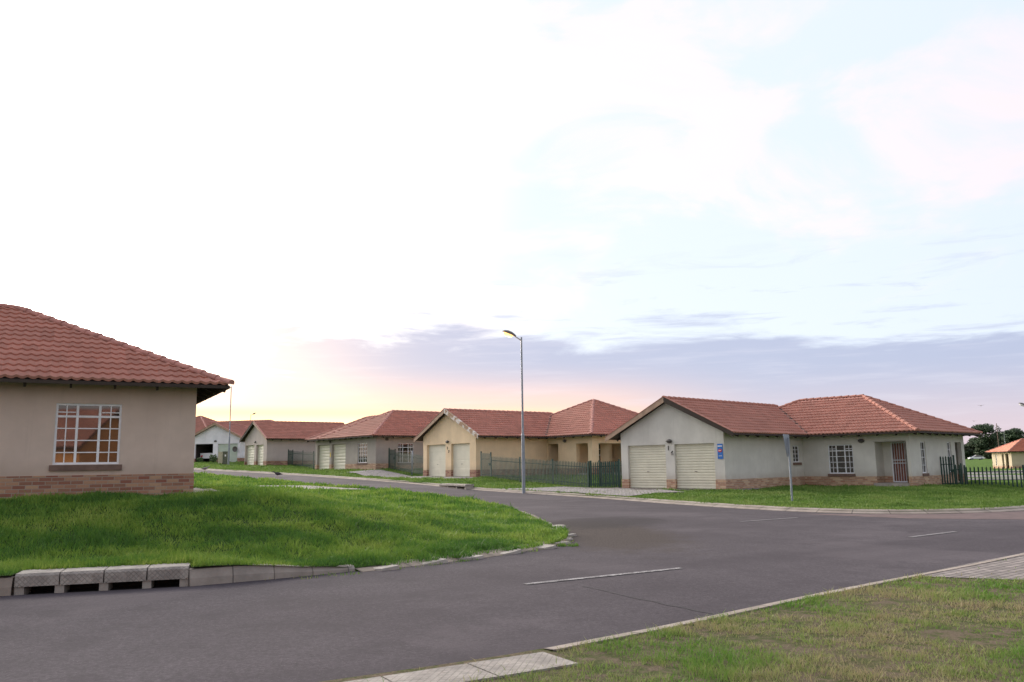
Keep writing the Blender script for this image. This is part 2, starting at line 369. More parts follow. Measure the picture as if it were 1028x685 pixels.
class MB:
    def __init__(s): s.v = []; s.f = []; s.uv = []
    def quad(s, pts, uvs=None):
        i = len(s.v); s.v += [tuple(p) for p in pts]; s.f.append(tuple(range(i, i+len(pts))))
        s.uv += list(uvs) if uvs else [(p[0]+p[1]*.7, p[2]) for p in pts]
    def box(s, a, b, M_=None):
        (x0, y0, z0), (x1, y1, z1) = a, b
        P = [Vector((x, y, z)) for x in (x0, x1) for y in (y0, y1) for z in (z0, z1)]
        if M_ is not None: P = [M_ @ p for p in P]
        for q in ((0, 1, 3, 2), (4, 6, 7, 5), (0, 4, 5, 1), (2, 3, 7, 6), (0, 2, 6, 4), (1, 5, 7, 3)):
            s.quad([P[k] for k in q])
    def bar(s, p, q, w_, h_, up=(0, 0, 1)):
        p, q = Vector(p), Vector(q); d = (q-p); L = d.length; d.normalize()
        side = d.cross(Vector(up));
        if side.length < 1e-4: side = Vector((1, 0, 0))
        side.normalize(); u_ = side.cross(d)
        Mx = Matrix((( *[d[0], side[0], u_[0]], p[0]), (d[1], side[1], u_[1], p[1]), (d[2], side[2], u_[2], p[2]), (0, 0, 0, 1)))
        s.box((0, -w_/2, -h_/2), (L, w_/2, h_/2), Mx)
    def tube(s, pts, rad, n=10, caps=True):
        pts = [Vector(p) for p in pts]; rings = []
        for i, p in enumerate(pts):
            d = (pts[min(i+1, len(pts)-1)]-pts[max(i-1, 0)]).normalized()
            a = d.orthogonal().normalized() if i == 0 else (pa - d*pa.dot(d)).normalized()
            pa = a; b = d.cross(a); r = rad[i] if isinstance(rad, (list, tuple)) else rad
            rings.append([p + (a*math.cos(2*math.pi*k/n) + b*math.sin(2*math.pi*k/n))*r for k in range(n)])
        for i in range(len(rings)-1):
            for k in range(n):
                s.quad([rings[i][k], rings[i][(k+1) % n], rings[i+1][(k+1) % n], rings[i+1][k]])
        if caps: s.quad(rings[0][::-1]); s.quad(rings[-1])
    def ell(s, c, r, n=12, m=8, M_=None):
        c = Vector(c)
        def P(i, k):
            th = math.pi*i/m; ph = 2*math.pi*k/n
            p = Vector((r[0]*math.sin(th)*math.cos(ph), r[1]*math.sin(th)*math.sin(ph), r[2]*math.cos(th)))
            if M_ is not None: p = M_ @ p
            return c+p
        for i in range(m):
            for k in range(n):
                q = [P(i, k), P(i+1, k), P(i+1, k+1), P(i, k+1)]
                if i == 0: q = q[:3]
                elif i == m-1: q = [q[0], q[1], q[3]]
                s.quad(q)
    def loft(s, secs):            # sections of equal vertex counts, closed loops
        n = len(secs[0])
        for a, b in zip(secs[:-1], secs[1:]):
            for k in range(n): s.quad([a[k], a[(k+1) % n], b[(k+1) % n], b[k]])
        s.quad(list(secs[0])[::-1]); s.quad(secs[-1])
    def build(s, name, m, parent=None, loc=None, smooth=False, merge=False):
        me = bpy.data.meshes.new(name); me.from_pydata(s.v, [], s.f)
        ul = me.uv_layers.new(name='UVMap'); arr = np.array(s.uv, dtype=np.float32)
        idx = np.array([vi for fc in s.f for vi in fc]); ul.data.foreach_set('uv', arr[idx].ravel())
        if merge or smooth:
            bm = bmesh.new(); bm.from_mesh(me); bmesh.ops.remove_doubles(bm, verts=bm.verts, dist=1e-5)
            bmesh.ops.recalc_face_normals(bm, faces=bm.faces); bm.to_mesh(me); bm.free()
        if smooth:
            me.polygons.foreach_set('use_smooth', [True]*len(me.polygons))
        return link(name, me, parent, m, loc)

# ================================================================ terrain
TN = math.tan(R_(26)); HW = 2.6
HS = dict(H16=(9.216, 36.51, .40, .755), H4=(-2.282, 50.581, .893, .665), H3=(-10.061, 60.893, 1.383, .702),
          H2=(-22.67, 76.538, 1.81, .647), H1=(-29.04, 88.49, 2.273, 1.371), LH=(-7.352, 19.20, 1.072, .50), H17=(69.5, 116.7, -.006, -.116))
def sstep(t): t = np.clip(t, 0, 1); return t*t*(3-2*t)
def ter(x, y):
    x = np.asarray(x, float); y = np.asarray(y, float)
    s = -.635*x + .774*y
    k = .033*6*np.log1p(np.exp(np.clip((s-22)/6, -40, 20)))
    k = np.where(s > 112, .033*90 + .004*np.minimum(s-112, 400), k)
    k = k/(1+np.exp(np.clip((x-28)/5, -40, 40)))
    return k + 1.0*np.clip((y-120)/150, 0, 1.3)*sstep((x-20)/40)
def rdist(x, y, hk, rects):
    X0, Y0, _, th = HS[hk]; dx = x-X0; dy = y-Y0
    u = dx*math.cos(th)+dy*math.sin(th); v = -dx*math.sin(th)+dy*math.cos(th)
    d = np.full(np.shape(u), 1e9)
    for (u0, u1, v0, v1) in rects:
        a = np.maximum(np.maximum(u0-u, u-u1), 0); b = np.maximum(np.maximum(v0-v, v-v1), 0)
        d = np.minimum(d, np.hypot(a, b))
    return d
PADS = [('LH', [(-14, .3, -.2, 9)], 6.6), ('H16', [(-.4, 14, 0, 6), (7, 14, -5.2, 5.5)], 5.5), ('H4', [(-.5, 15.4, 0, 6), (5.7, 15.2, -4.3, 5.4)], 5),
        ('H3', [(0, 12, 0, 7.6), (0, 6, 0, 9.6)], 5), ('H2', [(-.5, 16, 0, 6), (9, 16, -4, 6)], 4), ('H1', [(-.5, 13, 0, 6)], 4)]
INLET_A = np.array([-6.42, 10.91]); INLET_B = np.array([-4.42, 11.53])
FKL = [(0, 0), (0, 0)]; NKL = [(0, 0), (0, 0)]
LOWK = [(-1.6, 13.7), (-.3, 15), (.75, 16.7), (1.09, 18.3), (.85, 21), (.12, 27.7), (-2.6, 34.3), (-3.77, 36.9)]
def glawn(x, y):
    x = np.asarray(x, float); y = np.asarray(y, float)
    z = ter(x, y) + .10
    for hk, rects, fall in PADS:
        wgt = 1-sstep((rdist(x, y, hk, rects)-.6)/fall)
        z = z + (HS[hk][2]-.03 - z)*wgt
    z = z - .03*(1-sstep(edist(x, y, FKL)/.6))
    dk = edist(x, y, LOWK)
    z = z - .07*(1-sstep((dk-.02)/.5))
    # verge raised to the top of the storm drain
    m = (INLET_A+INLET_B)/2
    d = np.hypot(x-m[0], (y-m[1])*1.3)
    wi = 1-sstep((d-1.3)/2.4); z = np.where(wi > .001, np.maximum(z, ter(x, y) + .10 + .15*wi), z)
    kf = sstep(np.minimum(edist(x, y, FKL), edist(x, y, NKL))/1.2)
    z = z + (1-wi)*kf*.045*(np.sin(x*1.7+y*.6)*np.sin(y*1.3-x*.4)+.5*np.sin(x*3.1-y)*np.sin(y*3.7))*sstep((np.hypot(x-4, y-9)-8)/3+np.where(x < -2, 1, 0)*.6)
    return z
def inpoly(x, y, poly):
    x = np.asarray(x); y = np.asarray(y); r = np.zeros(x.shape, bool); n = len(poly)
    for i in range(n):
        x0, y0 = poly[i]; x1, y1 = poly[(i+1) % n]
        if y0 == y1: continue
        c = ((y0 > y) != (y1 > y)) & (x < (x1-x0)*(y-y0)/(y1-y0)+x0)
        r ^= c
    return r
def edist(x, y, line):
    d = np.full(np.shape(x), 1e9)
    for (x0, y0), (x1, y1) in zip(line[:-1], line[1:]):
        dx, dy = x1-x0, y1-y0; L2 = dx*dx+dy*dy+1e-12
        t = np.clip(((x-x0)*dx+(y-y0)*dy)/L2, 0, 1)
        d = np.minimum(d, np.hypot(x-x0-t*dx, y-y0-t*dy))
    return d
def smooth_line(pts, it=2):
    pts = [tuple(p) for p in pts]
    for _ in range(it):
        o = [pts[0]]
        for a, b in zip(pts[:-1], pts[1:]):
            o.append((a[0]*.75+b[0]*.25, a[1]*.75+b[1]*.25)); o.append((a[0]*.25+b[0]*.75, a[1]*.25+b[1]*.75))
        o.append(pts[-1]); pts = o
    return pts
def region(name, poly, zf, m, grids, kind='structure', wallz=None):
    """poly in plan -> one triangulated sheet; grids = [(x0,x1,y0,y1,step)]"""
    P = []
    n = len(poly)
    for i in range(n):
        a = np.array(poly[i]); b = np.array(poly[(i+1) % n]); L = np.linalg.norm(b-a)
        dc = np.hypot(*((a+b)/2)); st = .6 if dc < 30 else (1.5 if dc < 70 else 8)
        k = max(1, int(L/st))
        for j in range(k): P.append(tuple(a+(b-a)*j/k))
    nb = len(P); edges = [(i, (i+1) % nb) for i in range(nb)]
    pts = list(P)
    for (x0, x1, y0, y1, st) in grids:
        gx, gy = np.meshgrid(np.arange(x0, x1, st), np.arange(y0, y1, st)); gx = gx.ravel()+.013; gy = gy.ravel()+.007
        k = inpoly(gx, gy, P) & (edist(gx, gy, P+[P[0]]) > st*.35)
        pts += list(zip(gx[k], gy[k]))
    vs, es, fs, *_ = delaunay_2d_cdt([Vector(p) for p in pts], edges, [], 1, 1e-5)
    ax = np.array([v.x for v in vs]); ay = np.array([v.y for v in vs]); azz = zf(ax, ay)
    me = bpy.data.meshes.new(name)
    fl = []
    for fc in fs:
        a, b, c = [vs[k] for k in fc[:3]]
        fl.append(tuple(fc) if (b-a).cross(c-a) > 0 else tuple(reversed(fc)))
    me.from_pydata([(float(a), float(b), float(c)) for a, b, c in zip(ax, ay, azz)], [], fl)
    me.polygons.foreach_set('use_smooth', [True]*len(me.polygons))
    return tag(link(name, me, None, m), kind=kind)

# kerb lines (far side, island side, near side)
FK = smooth_line([(-60, 104), (-45, 88), (-25.2, 67.1), (-16.9, 60.1), (-8.5, 51), (-4.7, 46), (-1.74, 40.8), (3.1, 35.6), (7.3, 27.9), (9.6, 24.9), (12.1, 24.3), (15.2, 25.2), (24, 31.5), (60, 62), (110, 104)])
IK1 = [(-60, -1.5), (-20, 7.2), (-12, 9.3)]
IK2 = smooth_line([(-4.42, 11.53), (-2.95, 12.5), (-1.6, 13.7), (-.3, 15), (.75, 16.7), (1.09, 18.3), (.85, 21), (.12, 27.7), (-2.6, 34.3), (-3.77, 36.9), (-7.4, 40.8), (-9.06, 42.6), (-22.5, 59), (-42, 81), (-58, 99)])
LOWK = IK2[2:]
IK = IK1 + [tuple(INLET_A), tuple(INLET_B)] + IK2[1:]
NK = smooth_line([(-60, -18), (-20, -3.2), (-8, 2.4), (-3.2, 5.2), (-.88, 6.45), (.22, 7.12), (1.63, 8.22), (3.38, 9.75), (7.5, 13), (14, 18.6), (60, 57.5), (115, 100)], 1)
FKL = FK; NKL = NK
ROADP = FK + NK[::-1]             # overall carriageway envelope, island cut out by its own lawn above
road_poly = [p for p in FK] + NK[::-1] + IK1[:1] + [tuple(p) for p in IK[1:]]
road = region('road', road_poly, lambda x, y: ter(x, y), M['asphalt'],
              [(-14, 20, 0, 34, .8), (-30, 30, 34, 70, 2), (-70, -14, -20, 34, 4), (-70, -30, 34, 110, 4), (20, 34, 20, 34, 2), (30, 110, 34, 110, 6)])
isl_poly = IK1 + [tuple(INLET_A - np.array([.03, .01])), tuple(INLET_A + np.array([-.14, .42])), tuple(INLET_B + np.array([-.12, .42])), tuple(INLET_B + np.array([.03, .01]))] + IK2[1:] + [(-110, 120), (-110, -12)]
lawnA = region('lawn', isl_poly, glawn, M['lawn'], [(-14, 3, 9, 34, .45), (-30, 0, 28, 62, 1.5), (-60, -14, -5, 30, 3), (-110, -30, 30, 120, 8)])
far_poly = FK + [(200, 190), (200, 400), (-200, 400), (-200, 200)]
lawnB = region('lawn', far_poly, glawn, M['lawn2'], [(0, 30, 24, 46, .9), (-34, 0, 38, 100, 1.4), (0, 40, 46, 100, 2.5), (40, 110, 40, 130, 6), (-200, -34, 60, 400, 15), (-34, 200, 130, 400, 15)])
near_poly = NK + [(115, -60), (-60, -60)]
lawnC = region('lawn', near_poly, lambda x, y: glawn(x, y)-.02, M['lawn3'], [(-4, 12, 2, 14, .5), (-60, 60, -60, 60, 6)])
# open country out to the horizon
gb = MB(); rr = [0, 40, 90, 150, 220, 300, 420, 650, 1000, 2000, 5000]
nn_ = 48
for a, b in zip(rr[:-1], rr[1:]):
    for k in range(nn_):
        q = []
        for (r, kk) in ((a, k), (b, k), (b, k+1), (a, k+1)):
            t_ = 2*math.pi*kk/nn_; x, y = r*math.sin(t_), r*math.cos(t_)
            zz = float(ter(x, y)) - .45 if r < 400 else float(ter(x*400/r, y*400/r))-.45
            q.append((x, y, zz))
        gb.quad(q)
tag(gb.build('ground', M['field'], smooth=True), kind='structure')

# paved areas
def sheet(name, poly, m, off, zf=glawn, st=.8):
    xs = [p[0] for p in poly]; ys = [p[1] for p in poly]
    return region(name, poly, lambda x, y: zf(x, y)+off, m, [(min(xs), max(xs), min(ys), max(ys), st)])
def loc(hk, u, v):
    X0, Y0, z, th = HS[hk]; return (X0+u*math.cos(th)-v*math.sin(th), Y0+u*math.sin(th)+v*math.cos(th))
PAV = []
def paved(poly, m, off=.035, zf=glawn, name='pavement', st=.8):
    PAV.append(poly); return sheet(name, poly, m, off, zf, st)
paved([(-.9, 40.4), (2.0, 37.4), (4.6, 33.6), (7.2, 35.3), (5.2, 40.6), (2.5, 42.5)], M['paver'])           # pavers by the lamp
paved([loc('H16', -1.5, 6.6), loc('H16', -1.3, -.6), loc('H16', 0, -1.0), loc('H16', 3, -.5), loc('H16', 3, 0.1), loc('H16', .1, .1), loc('H16', .1, 6.2)], M['paver2'], .03)
paved([loc('H4', -2.6, 12), loc('H4', -2.8, .6), loc('H4', -1.4, -1.6), loc('H4', .1, -.6), loc('H4', .1, 12)], M['paver'], .03)
paved([(-12.9, 41.0), (-8.6, 38.4), (-6.4, 38.6), (-8.4, 40.2), (-11.8, 42.2)], M['oldconc'], .03)             # drive into the corner stand
paved([loc('LH', .0, -.3), loc('LH', .75, -.3), loc('LH', .8, 5), loc('LH', .0, 5)], M['oldconc'], .03)
paved([loc('H1', -2.2, 6.5), loc('H1', -2.2, -.4), loc('H1', .1, -.4), loc('H1', .1, 6.5)], M['conc'], .03)
paved([(30, 55), (62, 58), (78, 84), (60, 98), (42, 90), (33, 70)], M['paver'], .03, st=4)                   # yard behind the right fence
NEARPAV = [(5.1, 11.1), (7.5, 13.05), (11, 15.9), (12.5, 12.6), (8.2, 11.0), (6.3, 10.6)]
paved(NEARPAV, M['paver2'], .0, lambda x, y: glawn(x, y)-.013)
# reddish strip of tar and painted dashes
region('road', [(8.4, 24.9), (9.7, 24.55), (12.1, 24.1), (15.2, 25.0), (24, 31.2), (24.5, 27.6), (18.5, 23.2), (13.5, 21.6), (10.5, 22.6)], lambda x, y: ter(x, y)+.004, M['pinkroad'], [(8, 25, 21, 32, 1)])
def dash(a, b, wd=.11, m='paint'):
    a = np.array(a); b = np.array(b); d = (b-a)/np.linalg.norm(b-a); n = np.array([-d[1], d[0]])*wd/2
    region('road_marking', [tuple(a-n), tuple(b-n), tuple(b+n), tuple(a+n)], lambda x, y: ter(x, y)+.008, M[m], [])
dash((.13, 11.35), (2.5, 12.82)); dash((8.07, 17.3), (9.6, 18.45), m='paint2'); dash((5.9, 22.03), (7.8, 23.3), .10, m='paint2'); dash((-9.0, 7.75), (-6.0, 8.7))

crk = [(0.88, 11.15), (1.95, 9.21), (2.42, 8.62)]
cp = []
for p, q in zip(crk[:-1], crk[1:]):
    for k in range(9):
        f_ = k/9; cp.append((p[0]+(q[0]-p[0])*f_+random.uniform(-.03, .03), p[1]+(q[1]-p[1])*f_+random.uniform(-.03, .03)))
region('road_crack', [(x-.004, y-.009) for x, y in cp]+[(x+.005, y+.012) for x, y in cp[::-1]], lambda x, y: ter(x, y)+.005, M['tar'], [])
# kerbs: swept profile along a line; left=True puts the verge on the left of the travel direction
def kerb(line, prof, m, name='kerb', h=None):
    b = MB(); P = [np.array(p) for p in line]; s = 0; rings = []
    for i, p in enumerate(P):
        d = P[min(i+1, len(P)-1)]-P[max(i-1, 0)]; d = d/np.linalg.norm(d); n = np.array([-d[1], d[0]])
        if i: s += np.linalg.norm(p-P[i-1])
        hh = 1 if h is None else h(s)
        rings.append((s, [(p[0]+n[0]*o, p[1]+n[1]*o, float(ter(*p))+z*hh) for o, z in prof]))
    for (s0, a), (s1, c) in zip(rings[:-1], rings[1:]):
        acc = 0
        for k in range(len(prof)-1):
            l = math.hypot(prof[k+1][0]-prof[k][0], prof[k+1][1]-prof[k][1])
            b.quad([a[k], c[k], c[k+1], a[k+1]], [(s0, acc), (s1, acc), (s1, acc+l), (s0, acc+l)]); acc += l
    return tag(b.build(name, m), kind='structure')
mount = [(-.16, -.05), (-.16, .012), (0, .06), (.12, .105), (.26, .112), (.42, .09), (.43, -.1)]
def dens(line, st=.5):
    o = []
    for a, b in zip(line[:-1], line[1:]):
        a = np.array(a); b = np.array(b); k = max(1, int(np.linalg.norm(b-a)/st))
        o += [tuple(a+(b-a)*j/k) for j in range(k)]
    return o+[tuple(line[-1])]
kerb(dens(FK, 1.2), mount, M['kerb'])
mr = [(o*-1, z) for o, z in mount]
barrier = [(-.02, -.05), (-.01, .10), (.03, .215), (.14, .225), (.15, -.05)]
barr = [(o, z) for o, z in barrier]
LI = 55.0
kerb(dens(IK1 + [tuple(INLET_A-np.array([.02, .006]))], .5), barr, M['kerb'], h=lambda s: .45+.55*float(sstep((s-LI+3.2)/2.0)))
k_a = dens(IK2, .25)
cut = [i for i, p in enumerate(k_a) if p[0] > -2.5][0]
kerb(k_a[:cut+1], barr, concrete('kerb_tall', (.32, .285, .255), .58), h=lambda s: 1 - .62*float(sstep((s-.7)/1.6)))
low = [(-.22, -.02), (-.2, .006), (-.02, .035), (.1, .055), (.2, .06), (.21, -.1)]
kerb(k_a[cut:], [(o, z) for o, z in low], concrete('kerb_buried', (.21, .175, .145), .9))
flush = [(.02, -.05), (.015, .035), (0, .085), (-.13, .095), (-.135, -.05)]
i0 = [i for i, p in enumerate(NK) if p[0] > .2][0]
kerb(dens([(.22, 7.12)] + NK[i0:], .8), flush, M['kerb'])
kerb(dens([p for p in NK[:i0] if p[0] < -2.2]+[(-1.72, 6.02)], 1.0) , flush, M['kerb'])

# ---------------------------------------------------------------- storm drains
def drain(name, label, A, B, n, hgap, htop, dep, side, zb=None, checker_top=True):
    A = np.array(A, float); B = np.array(B, float); L = np.linalg.norm(B-A); d = (B-A)/L
    rz = math.atan2(d[1], d[0]); zz = float(ter(*((A+B)/2))) if zb is None else zb
    t = thing(name, label, 'storm drain', (A[0], A[1], zz), rz, 'kerb storm drains')
    st = L/n
    for i in range(n):
        b = MB(); x0 = i*st+.008; x1 = (i+1)*st-.008; j = random.uniform(-.008, .008)
        y0, y1 = (0+j, dep) if side > 0 else (-dep, 0+j)
        bev = .03
        f_, bk = (y0, y1) if side > 0 else (y1, y0)
        s_ = 1 if side > 0 else -1
        sec = lambda x: [(x, f_, hgap), (x, f_, htop-bev), (x, f_+bev*s_, htop), (x, bk, htop+.005), (x, bk, hgap)]
        a, c = sec(x0), sec(x1)
        for k in range(5):
            q = [a[k], c[k], c[(k+1) % 5], a[(k+1) % 5]]
            b.quad(q, [(math.pi/96, 0)]*4 if (drain_plain and k >= 2) else [(p[0], p[1]*.9+p[2]) for p in q])
        b.quad(a); b.quad(c)
        b.build('slab', M['checker'] if checker_top or i % 2 == 0 else M['conc'], t, merge=True)
    for i in range(n+1):
        b = MB(); x = min(max(i*st, .06), L-.06)
        b.box((x-.055, min(.03*side, dep*side*.9), -.06), (x+.055, max(.03*side, dep*side*.9), hgap)); b.build('support', M['conc'], t)
    b = MB()
    ys = sorted((.12*side, dep*side*.98)); b.box((.02, ys[0], -.3), (L-.02, ys[1], -.02))
    ys = sorted((dep*side*.88, dep*side*.99)); b.box((.01, ys[0], -.3), (L-.01, ys[1], hgap)); b.build('catch_pit', M['dshade'], t)  # pit floor and back coloured black to shade the opening
    return t
drain_plain = True
drain('storm_drain', 'long kerb inlet with four patterned concrete slabs at the edge of the lush left lawn', INLET_A, INLET_B, 4, .10, .262, .46, 1)
drain_plain = False
drain('storm_drain', 'kerb inlet with cross-hatched slabs at the bottom edge beside the dry grass', (.21-2.1*.86, 7.0-2.1*.51), (.21, 7.0), 3, .03, .090, .52, -1)
PAV.append([(-1.8, 6.1), (.22, 7.2), (.49, 6.54), (-1.4, 5.4)])
# far one, in front of the yellow house
drain('storm_drain', 'small distant kerb inlet in the verge before the yellow house', (-3.98, 44.42), (-2.42, 41.47), 3, .10, .20, .5, 1)
# broken kerb stones lying at the corner
random.seed(3)
for i in range(13):
    k = k_a[min(len(k_a)-1, cut+1+i*2)]
    b = MB(); r = random.uniform(-.2, .2)
    w_, l_ = random.uniform(.08, .17), random.uniform(.1, .3)
    Mx = Matrix.Translation((k[0]+random.uniform(-.05, .22), k[1]-random.uniform(.05, .25), float(ter(*k))+.012)) @ Matrix.Rotation(.7+r, 4, 'Z') @ Matrix.Rotation(random.uniform(-.1, .1), 4, 'Y')
    top = [Vector((sx*l_*random.uniform(.7, 1), sy*w_*random.uniform(.6, 1), .03)) for sx, sy in ((-1, -1), (0, -1.2), (1, -1), (1.1, 0), (1, 1), (-1, 1), (-1.15, .1))]
    bot = [Vector((p.x*1.1, p.y*1.1, -.05)) for p in top]
    b.loft([[Mx @ p for p in bot], [Mx @ p for p in top]])
    tag(b.build('kerb_stone', M['conc'], merge=True), 'broken pale kerb stone at the tip of the left lawn', 'kerb stone', 'broken kerb stones at the lawn corner')

# ================================================================ houses
def clip_mesh(bm, clips):
    for (px, py, nx, ny) in clips:
        gm = bm.verts[:]+bm.edges[:]+bm.faces[:]
        bmesh.ops.bisect_plane(bm, geom=gm, plane_co=(px, py, 0), plane_no=(nx, ny, 0), clear_outer=True)
def tile_face(o, a, i, s0, s1, dmax, ze, clips, per=.20, sub=6, course=.31, lift=0.0, d0=0):
    """wavy tiled slope; o origin in plan on the eave, a along, i inward; clips keep the side against the normal"""
    n = int(math.ceil((s1-s0)/per*sub)); s = s0+np.arange(n+1)*per/sub
    ph = (s/per) % 1
    wv = .030*(np.cos(2*np.pi*ph)*.6 + np.cos(4*np.pi*ph+.6)*.12)
    nd = int(math.ceil(dmax/course)); dl = []; hl = []; cl = []
    for k in range(nd):
        dl += [k*course, (k+1)*course+.035]; hl += [.048, .0]; cl += [k+.02, k+.98]
    dl = np.array([.035]+dl); hl = np.array([-.02]+hl); cl = np.array([0]+cl)
    me_v = []; bm = bmesh.new(); ul = bm.loops.layers.uv.new('UVMap')
    V = []
    for d, h in zip(dl, hl):
        row = []
        for sv, w_ in zip(s, wv):
            row.append(bm.verts.new((o[0]+a[0]*sv+i[0]*d, o[1]+a[1]*sv+i[1]*d, ze+d*TN+h+w_+lift)))
        V.append(row)
    for r in range(len(V)-1):
        for c in range(len(s)-1):
            f = bm.faces.new((V[r][c], V[r][c+1], V[r+1][c+1], V[r+1][c])); f.smooth = (r % 2 == 1)
            for lp, (ss_, cc_) in zip(f.loops, ((s[c]+.001, cl[r]), (s[c+1]-.001, cl[r]), (s[c+1]-.001, cl[r+1]), (s[c]+.001, cl[r+1]))):
                lp[ul].uv = (ss_/(per*1.5), cc_)
    clip_mesh(bm, clips); return bm
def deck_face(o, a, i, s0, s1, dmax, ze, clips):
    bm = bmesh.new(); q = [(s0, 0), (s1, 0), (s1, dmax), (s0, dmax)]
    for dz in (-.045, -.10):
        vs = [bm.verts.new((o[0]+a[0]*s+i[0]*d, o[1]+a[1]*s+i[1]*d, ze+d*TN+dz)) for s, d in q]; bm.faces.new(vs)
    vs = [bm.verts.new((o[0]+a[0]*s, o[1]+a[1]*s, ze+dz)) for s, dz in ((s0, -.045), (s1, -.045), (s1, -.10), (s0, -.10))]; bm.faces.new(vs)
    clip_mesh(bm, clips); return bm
def join(bms):
    out = bmesh.new(); me = bpy.data.meshes.new('tmp'); out.loops.layers.uv.new('UVMap')
    for b in bms:
        b.to_mesh(me); out.from_mesh(me); b.free()
    bpy.data.meshes.remove(me); return out
class House:
    def __init__(s, hk, name, label, wall, brickm, tile, ridge, sub=4, group='single-storey houses with red tiled roofs', pos=None, per=.20):
        x, y, z, th = pos or HS[hk]; s.hk = hk; s.t = thing(name, label, 'house', (x, y, z), th, group)
        s.wm, s.bm_, s.tm, s.rm, s.sub, s.per = wall, brickm, tile, ridge, sub, per
        s.roofs = []; s.decks = []; s.caps = []; s.raft = []; s.W = MB(); s.B = MB()
    # roof volume: rect, axis of the ridge ('u' or 'v'), ends ('hip','gable','open') at low and high end
    def vol(s, u0, u1, v0, v1, axis, ends, ov=.6, lift=0.0, valley=None, gov=.3, faces='LRAB', hipcap=True):
        ze = HW-ov*TN+.15
        if axis == 'u': A = np.array([1., 0]); I = np.array([0., 1]); a0, a1, b0, b1 = u0, u1, v0, v1
        else: A = np.array([0., 1]); I = np.array([1., 0]); a0, a1, b0, b1 = v0, v1, u0, u1
        hw = (b1-b0)/2; D = hw+ov; mid = (b0+b1)/2
        lo = a0-(ov if ends[0] == 'hip' else gov if ends[0] == 'gable' else 0)
        hi = a1+(ov if ends[1] == 'hip' else gov if ends[1] == 'gable' else 0)
        P = lambda a, b: A*a + I*b
        rlo = lo+D if ends[0] == 'hip' else lo; rhi = hi-D if ends[1] == 'hip' else hi
        if rhi < rlo: rlo = rhi = (rlo+rhi)/2
        q = math.sqrt(.5)
        for side in (0, 1):
            if 'LR'[side] not in faces: continue
            b_e = b0-ov if side == 0 else b1+ov; inw = I if side == 0 else -I
            cl = []
            e0 = P(lo, b_e); e1 = P(hi, b_e)
            if ends[0] == 'hip': n = (-A+inw)*q; cl.append((e0[0], e0[1], n[0], n[1]))
            if ends[1] == 'hip': n = (A+inw)*q; cl.append((e1[0], e1[1], n[0], n[1]))
            if valley is not None and side in valley:
                va = P(valley[side], b_e); n = (A-inw)*q; cl.append((va[0], va[1], n[0], n[1]))
            c0 = P(lo, mid); cl.append((c0[0], c0[1], inw[0], inw[1]))
            o = P(0, b_e)
            args = (o, A, inw, lo, hi, D, ze+lift, cl)
            s.roofs.append(tile_face(*args, per=s.per, sub=s.sub)); s.decks.append(deck_face(*args))
            # rafter ends
            if ends[0] == 'gable' or ends[0] == 'hip' or True:
                k0 = a0+.35
                top = valley[side] if valley is not None and side in valley else a1
                while k0 < top-.1:
                    pa = P(k0, b_e)+inw*.10; pb = P(k0, b_e)+inw*(ov+.5)
                    s.raft.append(((pa[0], pa[1], ze+.10*TN-.165+lift), (pb[0], pb[1], ze+(ov+.5)*TN-.165+lift))); k0 += .85
        for end in (0, 1):
            if ends[end] != 'hip' or 'AB'[end] not in faces: continue
            a_e = lo if end == 0 else hi; inw = A if end == 0 else -A
            e0 = P(a_e, b0-ov); e1 = P(a_e, b1+ov); n0 = (-I+inw)*q; n1 = (I+inw)*q
            cl = [(e0[0], e0[1], n0[0], n0[1]), (e1[0], e1[1], n1[0], n1[1])]
            o = P(a_e, 0); args = (o, I, inw, b0-ov, b1+ov, D, ze+lift+.004, cl)
            s.roofs.append(tile_face(*args, per=s.per, sub=s.sub)); s.decks.append(deck_face(*args))
            k0 = b0+.35
            while k0 < b1-.1:
                pa = P(a_e, k0)+inw*.1; pb = P(a_e, k0)+inw*(ov+.5)
                s.raft.append(((pa[0], pa[1], ze+.1*TN-.165+lift), (pb[0], pb[1], ze+(ov+.5)*TN-.165+lift))); k0 += .85
            for bb, sg in ((b0-ov, 1), (b1+ov, -1)):
                c = P(a_e, bb); r = P(rlo if end == 0 else rhi, mid)
                s.caps.append(((c[0], c[1], ze+lift), (r[0], r[1], ze+D*TN+lift)))
                # jack rafter under the hip corner
                dv = (r-c)/np.linalg.norm(r-c); pa = c+dv*.12; pb = c+dv*(ov*1.4+.5)
                s.raft.append(((pa[0], pa[1], ze+.085*TN-.165+lift), (pb[0], pb[1], ze+(ov+.35)*TN-.165+lift)))
        if rhi-rlo > .3:
            r0 = P(rlo, mid); r1 = P(rhi, mid)
            s.caps.append(((r0[0], r0[1], ze+D*TN+lift), (r1[0], r1[1], ze+D*TN+lift)))
        return ze+D*TN
    def valley(s, a, b):            # dark metal valley strip
        s.caps.append((a, b, 'v'))
